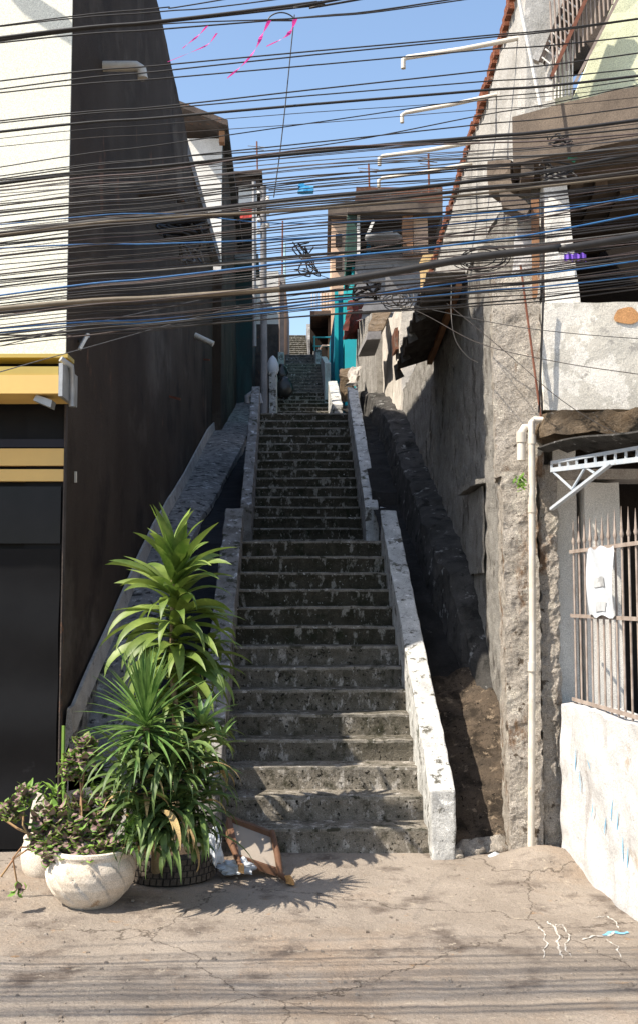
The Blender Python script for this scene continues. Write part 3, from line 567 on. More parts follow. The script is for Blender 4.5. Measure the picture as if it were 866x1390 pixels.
# white wall with railings
wl = thing('garden_wall', G(800, 1220), 'whitewashed low wall with blue paint marks carrying the spiked railing', 'wall')
wt = 1.06
w0, w1 = Vector((1.66, 7.42, 0)), Vector((1.80, 5.9, 0)); dw = w1-w0; w2 = w0+dw*2.6
m = MB(); off = Vector((.22, .02, 0))
foot = Vector((-.03, 0, 0))
m.hexa([w2+foot+Vector((0, 0, -.1)), w2+off+Vector((0, 0, -.1)), w0+off+Vector((0, 0, -.1)), w0+foot+Vector((0, 0, -.1)),
        w2+Vector((0, 0, wt)), w2+off+Vector((0, 0, wt)), w0+off+Vector((0, 0, wt)), w0+Vector((0, 0, wt))], (3, 90, 30), .03, 3); m.build('wall_body', m_whitewash, wl, True)
m = MB()
for (px, py, L_) in ((785, 1015, 40), (789, 1045, 30), (835, 1085, 30), (842, 1100, 45), (849, 1130, 40), (856, 1150, 30), (823, 1070, 16), (808, 1090, 20), (826, 1110, 22), (800, 1030, 14)):
    t0 = (px-433)/F
    def on(px_, py_):
        u = (px_-433)/F; k_ = (w0.x*dw.y-w0.y*dw.x)/(u*dw.y-CT*dw.x); kk = k_
        a_, b_, c_ = _ray(px_, py_); kk = (w0.x*dw.y-w0.y*dw.x)/(a_*dw.y-b_*dw.x); return Vector((a_*kk, b_*kk, CH+c_*kk))+Vector((-.018, 0, 0))
    p0 = on(px, py); p1 = on(px+random.uniform(-3, 4), py+L_); wv = dw.normalized()*.008
    pm = lerp(.5, p0, p1)+wv*random.uniform(-1, 1)
    m.grid([[p0-wv*.3, p0+wv*.3], [pm-wv, pm+wv], [p1-wv*.4, p1+wv*.4]])
m.build('paint_marks', m_bluepaint, wl)
fe = thing('iron_railing', w0+Vector((0, 0, wt)), 'rusty spiked iron railing standing on the whitewashed wall', 'railing')
ft = 2.10
m_b = dw.normalized(); nb = 26; Lb = dw.length*1.9
for i in range(nb):
    p = w0+m_b*(.05+Lb*i/nb)+Vector((.09, 0, 0)); ht = ft+.20+.02*math.sin(i)
    d = MB(); d.tube([p+Vector((0, 0, wt)), p+Vector((0, 0, ft+.05))], .0075, 8)
    d.tube([p+Vector((0, 0, ft+.05)), p+Vector((0, 0, ft+.07)), p+Vector((0, 0, ft+.09)), p+Vector((0, 0, ht+.02))], [.009, .015, .009, .001], 8)
    d.build('bar', m_rust, fe, True)
for z in (ft-.0, 1.66, wt+.03):
    p = w0+Vector((.078, 0, z)); MB().bar(p, p+m_b*Lb, .008, .024).build('rail', m_rust, fe)
bn = thing('banner', U(815, 700, 6.9), 'torn white banner with a grey printed square tied to the spiked railing', 'banner')
def fence_pt(px, z):
    u = (px-433)/F; q0 = w0+Vector((.070, 0, 0)); k_ = (q0.x*dw.y-q0.y*dw.x)/(u*dw.y-1*dw.x)
    return Vector((u*k_, k_, z))
a, b = fence_pt(799, 0), fence_pt(834, 0)
rows = []
for i in range(15):
    t = i/14; rows.append([lerp(j/10, a, b)+Vector((-.004-.02*abs(math.sin(t*3+j*.35)), 0, lerp(t, 1.665, 2.10)+.012*math.sin(j*1.3)*(1 if i in (0, 14) else .3))) for j in range(11)])
m = MB(); m.grid(rows); m.build('sheet', m_paper, bn)
m = MB(); r2 = [[Vector(p)+Vector((-.006, -.003, 0)) for p in r[3:8]] for r in rows[6:9]]; m.grid(r2); m.build('printed_square', m_print, bn)
m = MB(); r2 = [[Vector(p)+Vector((-.006, -.003, 0)) for p in r[4:8]] for r in rows[1:4]]; m.grid(r2); m.build('printed_strip', m_print, bn)

# awning truss
tr = thing('awning_truss', U(750, 690, 7.3), 'pale blue steel ladder truss bracket holding the awning above the spiked railing', 'bracket')
def T(px, py):                                            # truss plane comes towards the street
    p0 = Vector((1.60, 7.38, 0)); dd = Vector((.26, -1.3, 0)); a_, b_, c_ = _ray(px, py)
    k_ = (p0.x*dd.y-p0.y*dd.x)/(a_*dd.y-b_*dd.x); return Vector((a_*k_, b_*k_, CH+c_*k_))
ta, tb_ = T(748, 628), T(864, 608); ba, bb = T(748, 638), T(864, 624)
ext = 1.5
MB().bar(ta, ta+(tb_-ta)*ext, .02, .02).build('top_chord', m_truss, tr)
MB().bar(ba, ba+(bb-ba)*ext, .02, .03).build('bottom_chord', m_truss, tr)
for i in range(14):
    t = i/9.; MB().bar(ta+(tb_-ta)*t, ba+(bb-ba)*t, .014).build('rung', m_truss, tr)
MB().bar(T(748, 691), T(830, 628), .03, .02).build('strut', m_truss, tr)
MB().bar(T(750, 640), T(776, 664), .012).build('brace', m_truss, tr)
MB().bar(T(776, 664), T(794, 634), .012).build('brace', m_truss, tr)
MB().bar(T(794, 634), T(806, 642), .012).build('brace', m_truss, tr)
aw = MB(); a, b = T(748, 612), T(866, 590)
rows = []
for i in range(25):
    t = i/24*1.5; p = a+(b-a)*t; rows.append([p+Vector((-.10+j*.035, 0, .015*math.cos(j*math.pi/2)+.02*math.sin(t*4))) for j in range(30)])
aw.grid(rows); o = aw.build('awning_sheet', m_kerb, label='sagging grey corrugated awning sheet resting above the blue truss', cat='awning'); sm = o.modifiers.new('t', 'SOLIDIFY'); sm.thickness = .012

# upper right: pale green stair wall, bars, posts
gw = MB(); gw.hexa([U(770, 150, 7.5), U(1000, 130, 7.5), U(1000, 130, 7.7), U(770, 150, 7.7), U(858, -60, 7.5), U(1000, -60, 7.5), U(1000, -60, 7.7), U(858, -60, 7.7)], (8, 1, 8), .01, 5)
gw.build('stair_wall', m_greenwall, rb)
gr = thing('security_grille', U(760, 100, 7.2), 'rusty red vertical bar grille on the sloping stair of the upper right house', 'grille')
for i in range(17):
    t = i/16; x = lerp(t, 752, 842); yb = lerp(t, 112, -18)
    pb = U(x, yb+8, 7.22); pt_ = U(x-6, yb-110, 7.22)
    MB().tube([pb, pt_], .007, 6).build('bar', m_rust, gr)
MB().bar(U(747, 106, 7.2), U(812, -40, 7.2), .025).build('upper_rail', m_rust_dk, gr)
MB().bar(U(780, 112, 7.22), U(850, -25, 7.22), .02).build('lower_rail', m_rust, gr)
MB().panel(U(750, 110, 7.9), U(860, 60, 7.9), U(860, -120, 7.9), U(790, -120, 7.9), .1).build('brick_infill', m_roof, rb)
cn = thing('sloping_canopy', U(740, 60, 7.2), 'narrow sloping slatted canopy between the gable and the rusty grille', 'canopy')
MB().bar(U(726, 84, 7.3), U(776, -40, 7.3), .05, .06).build('beam', m_gable, cn)
MB().bar(U(733, 84, 7.26), U(784, -40, 7.26), .012, .03).build('edge_strip', m_roof, cn)
for i in range(11):
    t = i/10; p = lerp(t, U(735, 78, 7.25), U(780, -35, 7.25)); MB().bar(p, p+Vector((.085, -.02, -.085)), .010).build('slat', m_whitepost, cn)
m = MB(); m.panel(U(737, 84, 7.32), U(752, 104, 7.32), U(812, -40, 7.32), U(790, -40, 7.32), .02); m.build('backing', m_brown_slab, cn)
MB().hexa([U(739, 138, 7.3), U(749, 136, 7.3), U(749, 136, 7.4), U(739, 138, 7.4), U(740, 66, 7.3), U(748, 66, 7.3), U(748, 66, 7.4), U(740, 66, 7.4)]).build('veranda_post', m_whitepost, rb)
for i in range(6):
    x = 753+i*4.6; MB().tube([U(x, 134-i*1, 7.28), U(x+1, 70-i*3, 7.28)], .006, 6).build('white_bar', m_whitepost, rb)
MB().tube([U(733, 145, 7.1), U(704, 0, 7.1), U(698, -30, 7.1)], .012, 8).build('leaning_pole', m_whitepost, label='thin white pole leaning against the gable above the brown slab', cat='pole')
MB().hexa([U(700, 160, 7.7), U(780, 150, 7.7), U(780, 150, 7.8), U(700, 160, 7.8), U(712, 20, 7.9), U(760, -20, 7.9), U(760, -20, 8), U(712, 20, 8)]).build('upper_plaster', m_gable, rb)
# purple cloth and odds in the veranda
rows = [[U(765+j*3, 344+i*5+2*math.sin(j*2.1), 7.40+.01*math.sin(j*2.5)) for j in range(11)] for i in range(3)]
MB().grid(rows).build('cloth', m_purple, label='crumpled purple cloth hung beside the white veranda pillar', cat='cloth')
MB().bar(U(660+105, 206, 7.3), U(660+122, 216, 7.3), .03, .05).build('clothes_peg_rack', m_green, label='small green plastic piece caught in wires under the brown slab', cat='plastic scrap')

# corrugated awnings over the channel
ca = thing('corrugated_awning', W(610, 450, XR), 'dark stepped corrugated awning jutting from the right hand stucco wall over the channel', 'awning')
NL, NF = U(578, 392, 9.7), U(538, 506, 11.9); JL, JF = U(640, 388, 10.4), U(600, 486, 12.8)
for i in range(4):
    t0, t1 = i/4, (i+1)/4+.05
    a, b, c, d = lerp(t0, NL, NF), lerp(t1, NL, NF), lerp(t1, JL, JF), lerp(t0, JL, JF); dz = Vector((0, 0, .03+.04*(i % 2)))
    rows = []
    for k in range(17):
        u = k/16; p, q = lerp(u, a, b), lerp(u, d, c); zz = Vector((0, 0, .022*math.cos(k*math.pi/2)+.10*(1-u)))
        rows.append([lerp(j/6, p, q)+zz+dz for j in range(7)])
    m = MB(); m.grid(rows); o = m.build('sheet', m_tile, ca); s_ = o.modifiers.new('t', 'SOLIDIFY'); s_.thickness = .02
    q = lerp(.5, a, b); MB().panel(b+Vector((0, 0, -.05)), b+Vector((.10, 0, .0)), b+Vector((.02, 0, .15)), b+Vector((-.02, 0, .12)), .02).build('end_tile', m_kerb, ca)
MB().bar(lerp(.3, JL, NL), lerp(.3, JF, NF), .06).build('purlin', m_wood, ca)
# second wall stretch, box awning, tile awning
w2_ = thing('terrace_wall', A(XR, 16.2, 3), 'streaky sunlit plaster wall stretch beyond the corrugated awning on the right', 'wall')
a, b = A(XR-.02, 16.1, 0), A(XR-.02, 19.4, 0)
m = MB(); m.panel((b.x, b.y, 3), (a.x, a.y, 3), (a.x, a.y, U(530, 425, 16.5).z), (b.x, b.y, U(510, 435, 19).z), .25, (20, 24), .03, 2); m.build('wall_body', mat('streaky_plaster', (.60, .56, .50), (.50, .46, .41), 3, .9, .4, 40, [((.20, .17, .14), 3, .56, .08, (4, 4, .4))], lumps=.4), w2_)
m = MB(); p = A(XR-.02, 17, 0); m.abox(XR-.08, XR-.03, 16.4, 16.9, U(555, 470, 16.2).z, U(555, 440, 16.2).z, (3, 3, 3), .03, 6); m.build('brick_patch', m_brick_dull, w2_)
w3 = thing('terrace_wall', A(XR-.3, 19.5, 4), 'shaded grey wall stretch beneath the boxy awning on the right', 'wall')
a, b = A(1.62, 19.4, 0), A(1.46, 22.6, 0)
m = MB(); m.panel((b.x, b.y, 3), (a.x, a.y, 3), (a.x, a.y, U(500, 420, 19.4).z), (b.x, b.y, U(490, 440, 22.6).z), .25, (16, 16), .03, 2); m.build('wall_body', m_stucco, w3)
ba_ = thing('box_awning', U(500, 470, 17), 'grey boxy concrete awning with a mossy top further along the right wall', 'awning')
f0 = U(486, 483, 18.6); 
m = MB(); m.hexa([U(497, 461, 17.2), U(516, 460, 17.2), U(508, 483, 19), U(486, 484, 19), U(499, 450, 17.2), U(517, 449, 17.2), U(509, 474, 19), U(487, 474, 19)], (2, 2, 2), .01, 4); m.build('slab', m_greywall, ba_)
m = MB(); m.panel(U(499, 449, 17.2), U(518, 448, 17.3), U(532, 420, 18.6), U(505, 424, 18.6), .06, (4, 4), .03, 4); m.build('mossy_roof', m_slab, ba_)
ta_ = thing('tile_awning', U(480, 440, 21), 'small awning of dark red tiles with a broken edge against the turquoise wall', 'awning')
for i in range(4):
    m = MB(); m.panel(U(477-i*2.5, 422+i*13, 21+i*.4), U(491, 420+i*13, 21.3+i*.4), U(492, 408+i*13, 21.3+i*.4), U(480-i*2.5, 409+i*13, 21+i*.4), .12, (5, 2), .04, 5); m.build('tile_row', mat('dark_red_tile', (.13, .03, .025), (.05, .03, .025), 9, .9, .4) if i == 0 else MATS['dark_red_tile'], ta_)
# turquoise house
tq = thing('turquoise_house', A(1.5, 22.7, 4), 'bright turquoise house wall beyond the awnings on the right of the stairs', 'building')
zt = U(480, 305, 24).z
a, b = A(1.47, 23.9, 0), A(1.44, 27.5, 0)
m = MB(); m.panel((b.x, b.y, 4), (a.x, a.y, 4), (a.x, a.y, zt), (b.x, b.y, zt-.3), .05, (8, 8), .02, 1); m.build('side_wall', m_turq, tq)
m = MB(); p, q = U(468, 520, 23.6), U(487, 398, 23.6); m.box(p.x, q.x, 23.6, 23.88, 4, q.z); m.build('front_pier', m_turq, tq)
m = MB(); m.abox(1.30, 1.9, 27.6, 33, 4, U(460, 400, 27.6).z); m.build('rear_block', m_turq_dk, tq)
m = MB(); m.abox(1.22, 1.31, 27.4, 27.55, 4, U(460, 395, 27.5).z); m.abox(1.40, 1.46, 26, 26.1, 4, U(460, 400, 26).z); m.build('corner_strips', m_turq, tq)
# debris and green slab at the turquoise foot
m = MB(); m.hexa([U(463, 545, 19.5), U(478, 545, 19.5), U(478, 540, 21), U(463, 540, 21), U(460, 510, 19.5), U(478, 512, 19.5), U(482, 500, 21), U(462, 500, 21)], (4, 4, 6), .04, 4); m.build('mossy_block', m_slab, label='greenish mossy concrete block below the turquoise wall', cat='block')
m = MB(); m.panel(U(470, 520, 19), U(487, 520, 19), U(487, 500, 19.3), U(475, 502, 19.3), .08, (5, 5), .08, 6); m.build('fallen_board', m_plinth, label='broken pale board leaning at the foot of the turquoise wall', cat='debris')

# brick topped house with veranda, centre right
bh = thing('brick_house', U(525, 420, 23.5), 'unfinished house with a brick top and shadowy veranda above the right hand awnings', 'building')
Dh = 23.5
def hb(nm, x0, y0, x1, y1, da, db, mt, **k):
    p, q = U(x0, y0, Dh+da), U(x1, y1, Dh+da); m = MB(); m.box(min(p.x, q.x), max(p.x, q.x), Dh+da, Dh+db, min(p.z, q.z), max(p.z, q.z), (4, 1, 3), .015, 3); return m.build(nm, mt, bh)
hb('lower_wall', 482, 425, 600, 346, 0, 3, m_greywall)
hb('base_wall', 484, 620, 640, 426, .05, 3, m_greywall)
hb('brick_parapet', 483, 275, 600, 254, -.1, 3, m_brick_dull)
hb('roof_slab', 472, 288, 600, 275.5, -.5, 3, m_brown_slab)
hb('rear_wall', 476, 345, 600, 289, 2.6, 2.9, m_dark)
hb('side_screen', 471, 345, 483, 289, -.3, 2.5, mat('dark_green_wall', (.05, .10, .08), (.03, .06, .05), 3, .8, .1))
hb('lattice_post', 484, 345, 488, 289, -.3, -.2, m_whitepost)
hb('veranda_post', 546, 345, 560, 289, -.3, -.1, m_wood)
hb('inner_panel', 505, 345, 545, 300, 1.5, 1.6, mat('dark_teal_panel', (.05, .09, .10), (.04, .07, .08), 3, .8, .1))
hb('blue_door', 497, 345, 503, 300, 1.2, 1.3, m_pulley)
hb('side_wall', 561, 345, 580, 276, -.2, 0, m_cream)
MB().bar(U(497, 322, Dh-.4), U(507, 299, Dh-.4), .06).build('white_board', m_whitepost, label='white board leaning in the veranda of the brick house', cat='board')
m = MB(); q = U(520, 328, Dh-.35); m.lathe(q, [(.05, -.05), (.35, 0), (.42, .08), (.40, .10)], 16); m.build('satellite_dish', m_pvc_grey, label='grey satellite dish on the veranda edge of the brick house', cat='satellite dish', smooth=True)
m = MB(); a, b = U(573, 382, 15.2), U(600, 345, 15.2); m.box(a.x, b.x, 15.2, 15.6, a.z-.6, b.z, (4, 1, 4), .03, 4); m.build('yellow_wall', mat('ochre_plaster', (.55, .38, .17), (.48, .36, .2), 3, .9, .3), label='ochre plaster wall stub above the corrugated awning', cat='wall')
# antennas
def antenna(px, y0, y1, D, arms, label):
    t = thing('roof_antenna', U(px, y1, D), label, 'antenna', 'roof aerials')
    MB().tube([U(px, y1, D), U(px-1, y0, D)], .022, 6).build('mast', m_rust_dk, t)
    for k in range(arms):
        q = U(px, y0+6+k*4, D); MB().tube([q-Vector((.28-.04*k, 0, 0)), q+Vector((.22-.04*k, .1, 0))], .012, 5).build('element', m_metal, t)
antenna(501, 222, 256, 24.5, 2, 'thin aerial on the brick topped house')
antenna(582, 208, 262, 22, 3, 'taller aerial with white elements right of the brick topped house')
antenna(350, 192, 238, 30, 2, 'faint aerial on the balcony house roof left of the pole')
# cream tower, balcony with plants and the dark room below
ct_ = thing('peach_house', U(460, 420, 33), 'narrow peach coloured house end behind the turquoise wall', 'building')
p, q = U(450, 430, 33), U(473, 293, 33); m = MB(); m.box(p.x, q.x+.6, 33, 37, 5, q.z, (3, 3, 8), .05, 1); m.build('walls', m_cream, ct_)
p, q = U(449, 306, 32.9), U(474, 297, 32.9); m = MB(); m.box(p.x-.1, q.x+.2, 32.7, 37.2, q.z+.02, q.z+.35); m.build('roof', m_brown_slab, ct_)
for (x0, y0) in ((455, 318), (455, 350)):
    p, q = U(x0, y0+16, 32.95), U(x0+9, y0, 32.95); MB().box(p.x, q.x, 32.9, 33.02, p.z, q.z).build('window', m_dark, ct_)
db_ = thing('balcony_room', U(436, 490, 37), 'dark open room under a small balcony with a blue guard rail near the top of the stairs', 'building')
def rb_(nm, x0, y0, x1, y1, D1, D2, mt):
    p, q = U(x0, y0, D1), U(x1, y1, D1); m = MB(); m.box(p.x, q.x, D1, D2, p.z, q.z); return m.build(nm, mt, db_)
rb_('balcony_slab', 421, 427, 452, 422, 36.5, 38.8, m_roof)
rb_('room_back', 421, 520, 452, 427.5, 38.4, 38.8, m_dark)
rb_('right_wall', 445, 520, 452, 427.5, 36.8, 38.35, m_brown_slab)
rb_('upper_wall', 436, 421.5, 452, 398, 38, 38.6, m_cream)
for i in range(7): p = U(423+i*4, 421, 36.6); MB().bar(p, p+Vector((0, 0, .6)), .03).build('baluster', m_whitepost, db_)
MB().bar(U(421, 397, 36.6), U(450, 397, 36.6), .04).build('hand_rail', m_whitepost, db_)
gd = thing('guard_rail', U(438, 500, 35), 'thin blue metal guard rail in front of the dark room', 'railing')
for (x0, y0, x1, y1) in ((425, 458, 450, 458), (425, 470, 450, 470), (427, 500, 427, 456), (449, 500, 449, 456)):
    MB().tube([U(x0, y0, 35), U(x1, y1, 35)], .025, 6).build('tube', m_turq_dk, gd)
MB().tube([U(433, 500, 34), U(434, 473, 34), U(437, 469, 34), U(452, 469, 34), U(453, 500, 34)], .03, 6).build('hand_rail', m_whitepost, label='bent white tube handrail below the blue guard rail', cat='handrail', smooth=True)

# ------------------------------------------------------------------ leaves
def leaf(mb, base, az, el, L, wd, droop, fold=.25, n=9, tip=.0, twist=0):
    """curved strap leaf: starts at elevation el and droops; real ribbon with a V fold"""
    d = Vector((math.cos(az)*math.cos(el), math.sin(az)*math.cos(el), math.sin(el))); side = Vector((-math.sin(az), math.cos(az), 0))
    p = Vector(base); rows = []; step = L/n; e = el
    for i in range(n+1):
        t = i/n; ww = wd*(math.sin(math.pi*min(1, (t*.93+.07))**.75))*(1 if t < .97 else .3)
        upv = side.cross(d).normalized()*-1
        if upv.z < 0 and e < 1.2: upv = -upv
        s = (side*math.cos(twist*t) + upv*math.sin(twist*t))
        rows.append([p - s*ww/2 + upv*ww*fold, p, p + s*ww/2 + upv*ww*fold])
        e -= droop/n*(.4+1.2*t); d = Vector((math.cos(az)*math.cos(e), math.sin(az)*math.cos(e), math.sin(e))); p = p + d*step
    mb.grid(rows)
    return p
# tall broad leaf dracaena
rnd = random.Random(3)
top = U(236, 768, 7.2); base = U(236, 1172, 7.2); base.z = .1
dr = thing('broad_leaf_plant', (base.x, base.y, 0), 'tall leafy corn plant with glossy broad arching leaves against the grey parapet', 'plant')
trunk = [base, lerp(.3, base, top)+Vector((.03, 0, 0)), lerp(.7, base, top)+Vector((-.01, 0, 0)), top]
MB().tube(trunk, [.03, .028, .02, .014], 8).build('stem', m_stem, dr, True)
MB().tube([base+Vector((.08, .05, 0)), base+Vector((.16, .05, .6)), U(262, 900, 7.3)], [.02, .018, .012], 8).build('stem', m_stem, dr, True)
lv = MB(); nw = MB(); n = 112
for i in range(n):
    t = i/(n-1); c = lerp(t, U(240, 925, 7.2), top)+Vector((rnd.uniform(-.06, .06)*(1-t), rnd.uniform(-.05, .05)*(1-t), rnd.uniform(-.04, .04))); az = i*2.399+rnd.uniform(-.3, .3)
    el = lerp(t**2.6, .22, 1.3)+rnd.uniform(-.28, .28); L = lerp(abs(t-.45)*1.2, .52, .42)*rnd.uniform(.85, 1.15); 
    leaf(lv if not (t > .93 and i % 3 == 0) else nw, c, az, el, L, rnd.uniform(.062, .105), lerp(t**3, 1.45, .40)*rnd.uniform(.5, 1.5), .18, 10, twist=rnd.uniform(-1.2, 1.2))
for i in range(8): leaf(nw, top+Vector((0, 0, -.03)), i*2.4, rnd.uniform(1.1, 1.5), rnd.uniform(.22, .32), .055, .15, .3, 8)
for (q, k, L) in ((U(262, 900, 7.3), 26, .34), (U(268, 985, 7.2), 26, .32), (U(285, 870, 7.35), 10, .3), (U(235, 940, 7.25), 30, .36), (U(262, 1010, 7.2), 24, .3)):
    for i in range(k): leaf(lv, q+Vector((0, 0, -.006*i)), i*2.4+rnd.random(), rnd.uniform(.0, .9), L*rnd.uniform(.8, 1.2), .07, rnd.uniform(.9, 1.7), .2, 8, twist=rnd.uniform(-.8, .8))
lv.build('leaves', m_leaf, dr, True); nw.build('young_leaves', m_leaf_new, dr, True)
# spiky yucca like plant
yb = U(205, 1185, 6.45); sp = thing('spiky_plant', (yb.x, yb.y, 0), 'spiky strap leaved plant bursting from the old tyre, in front of the corn plant', 'plant')
yc = U(198, 985, 6.3)
MB().tube([(yb.x, yb.y+.22, .12), lerp(.5, Vector((yb.x, yb.y+.2, .1)), yc)+Vector((.03, 0, 0)), yc], [.03, .026, .02], 8).build('stem', m_stem, sp, True)
lv = MB(); dk = MB(); dry = MB()
for i in range(85):
    t = i/84; az = i*2.399+rnd.uniform(-.2, .2); el = lerp(t**1.4, -.15, 1.4)+rnd.uniform(-.12, .12)
    leaf(lv, yc+Vector((0, 0, lerp(t, -.06, .05))), az, el, rnd.uniform(.36, .50), rnd.uniform(.022, .03), lerp(t, .8, .12), .25, 7)
for i in range(30): leaf(lv, yc+Vector((0, 0, .06)), i*2.4, rnd.uniform(1.1, 1.52), rnd.uniform(.33, .44), .024, .1, .25, 6)
# drooping skirts lower down
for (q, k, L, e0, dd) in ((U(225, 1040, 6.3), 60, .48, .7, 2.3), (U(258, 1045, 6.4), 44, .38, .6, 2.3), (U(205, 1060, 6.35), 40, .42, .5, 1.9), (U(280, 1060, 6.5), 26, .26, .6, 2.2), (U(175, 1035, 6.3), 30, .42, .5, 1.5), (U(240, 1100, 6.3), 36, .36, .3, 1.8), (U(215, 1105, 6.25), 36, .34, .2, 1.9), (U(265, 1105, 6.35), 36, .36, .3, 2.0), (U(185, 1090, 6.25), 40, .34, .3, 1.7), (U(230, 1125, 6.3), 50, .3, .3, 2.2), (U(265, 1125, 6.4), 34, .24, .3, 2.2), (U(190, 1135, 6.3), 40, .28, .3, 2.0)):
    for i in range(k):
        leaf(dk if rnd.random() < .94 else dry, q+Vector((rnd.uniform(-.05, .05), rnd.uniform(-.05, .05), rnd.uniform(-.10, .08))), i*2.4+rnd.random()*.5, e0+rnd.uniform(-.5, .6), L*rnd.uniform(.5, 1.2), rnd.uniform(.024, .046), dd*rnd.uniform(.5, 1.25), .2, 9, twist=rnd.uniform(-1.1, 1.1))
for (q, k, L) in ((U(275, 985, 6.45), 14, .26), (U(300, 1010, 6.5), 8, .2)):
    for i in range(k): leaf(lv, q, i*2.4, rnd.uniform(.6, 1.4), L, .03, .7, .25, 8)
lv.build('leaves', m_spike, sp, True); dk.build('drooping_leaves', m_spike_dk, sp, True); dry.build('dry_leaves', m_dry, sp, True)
# tyre planter
tc_ = G(228, 1200); tc_.z = 0
ty = thing('tyre_planter', tc_+Vector((0, .12, 0)), 'old car tyre used as a planter under the spiky plant', 'tyre planter')
m = MB(); m.lathe(tc_+Vector((0, .12, 0)), [(.20, .02), (.25, .005), (.275, .03), (.285, .08), (.285, .13), (.275, .18), (.25, .205), (.20, .19), (.17, .16)], 48); m.build('tyre', m_tyre, ty, True)
m = MB()
for k in range(44):
    a_ = 2*math.pi*k/44
    for (z0, z1, off) in ((.035, .072, 0), (.078, .110, .07), (.116, .145, 0), (.150, .180, .07)):
        pts = []
        for (aa, zz) in ((a_+off, z0), (a_+off+.115, z0), (a_+off+.125, z1), (a_+off+.01, z1)):
            pts.append(tc_+Vector((math.cos(aa)*.287, .12+math.sin(aa)*.287, zz)))
        nn = [q+(q-tc_-Vector((0, .12, q.z)))*.03 for q in pts]
        m.quad(*nn)
m.build('tread_blocks', m_tread, ty)
MB().lathe(tc_+Vector((0, .12, .12)), [(.19, 0), (.15, .05), (.01, .07)], 20).build('soil', m_soil, ty, True)

# white swirl pot
pc = G(113, 1243); pc = Vector((pc.x, pc.y+.20, 0))
pt = thing('swirl_pot', pc, 'round white cement bowl with swirled flutes holding the purple leaved plant', 'plant pot')
def swirl(a_, r_, z):
    if z > .285 or z < .02: return 1
    g = (a_*11/(2*math.pi) + z*5.5) % 1; e_ = min(1, (z-.02)/.07)*min(1, (.285-z)/.04)
    return 1 - .07*e_*(1-g)**2.5 + .02*e_
prof = [(.10, 0), (.135, .012), (.175, .045), (.215, .09), (.243, .14), (.255, .19), (.254, .23), (.243, .265), (.233, .29), (.236, .302), (.242, .315), (.240, .335), (.228, .34), (.215, .335), (.205, .30)]
pr2 = []
for (a_, b_), (c_, d_) in zip(prof, prof[1:]):
    for k in range(5): pr2.append((lerp(k/5, a_, c_), lerp(k/5, b_, d_)))
pr2.append(prof[-1])
m = MB(); m.lathe(pc, pr2, 180, swirl); m.build('bowl', m_pot, pt, True)
MB().lathe(pc+Vector((0, 0, .25)), [(.21, 0), (.205, .03), (.1, .06), (.01, .07)], 24).build('soil', m_soil, pt, True)
p2c = G(62, 1205); p2c = Vector((p2c.x-.03, p2c.y+.18, 0))
pt2 = thing('plain_pot', p2c, 'smaller worn white pot half hidden behind the swirled bowl', 'plant pot')
m = MB(); m.lathe(p2c, [(.09, 0), (.13, .02), (.16, .08), (.17, .15), (.165, .21), (.15, .25), (.155, .27), (.15, .28), (.13, .27)], 40); m.build('bowl', m_pot, pt2, True)
MB().lathe(p2c+Vector((0, 0, .22)), [(.13, 0), (.01, .04)], 20).build('soil', m_soil, pt2)
wp = MB(); q = U(50, 1100, 6.9); wp.panel(q+Vector((-.06, 0, -.12)), q+Vector((.07, 0, -.1)), q+Vector((.06, 0, .06)), q+Vector((-.01, 0, .13)), .01, (4, 4), .02, 9); wp.build('broken_shard', m_pot, label='pale broken shard standing behind the purple leaved plant', cat='shard')

# purple leaved plant with stems
def coleus(mbp, mbl, c, r, n, s=.050):
    for _ in range(int(n*1.25)):
        v = Vector((rnd.gauss(0, 1), rnd.gauss(0, 1), rnd.gauss(0, 1))).normalized()*(r*rnd.random()**.4)
        p = c+Vector((v.x, v.y*.8, v.z*.8)); sz = s*rnd.uniform(.6, 1.25); az = rnd.uniform(0, 6.28); el = rnd.uniform(-1.2, 1.0)
        d = Vector((math.cos(az)*math.cos(el), math.sin(az)*math.cos(el), math.sin(el))); sd = Vector((-math.sin(az), math.cos(az), rnd.uniform(-.4, .4))).normalized(); u = d.cross(sd)*.18*sz
        def lf(m_, k, lift):
            m_.quad(p+lift, p+d*sz*.35*k+sd*sz*.42*k-u+lift, p+d*sz*.75*k+sd*sz*.34*k-u+lift, p+d*sz*1.1*k+lift, p+d*sz*.75*k-sd*sz*.34*k-u+lift, p+d*sz*.35*k-sd*sz*.42*k-u+lift)
        if rnd.random() < .86:
            lf(mbl, 1.12, Vector((0, 0, 0))); lf(mbp, .96, d.cross(sd)*.003); lf(mbp, .96, d.cross(sd)*-.003)
        else: lf(mbl, 1, Vector((0, 0, 0)))
cp_ = thing('purple_leaf_plant', pc+Vector((0, 0, .32)), 'straggly purple and lime leaved plant with trailing stems in the swirled bowl', 'plant')
a1, a2 = MB(), MB(); st = MB()
Dp = pc.y
for (px, py, r, n, dd) in ((95, 1135, .11, 170, -.05), (130, 1125, .11, 150, 0), (70, 1110, .10, 130, 0), (150, 1100, .09, 90, .02), (110, 1100, .10, 110, .05), (55, 1140, .07, 70, -.05), (115, 1160, .09, 80, -.15), (75, 1155, .08, 80, -.12), (108, 1030, .075, 110, 0), (118, 1010, .06, 70, 0), (95, 1045, .06, 60, 0), (15, 1097, .07, 80, -.1), (140, 1075, .05, 40, 0), (35, 1075, .06, 40, .05), (150, 1150, .06, 50, -.1), (28, 1205, .02, 6, -.2)):
    coleus(a1, a2, U(px, py, Dp+dd), r, n)
a1.build('purple_leaves', m_coleus, cp_); a2.build('lime_leaves', m_lime, cp_)
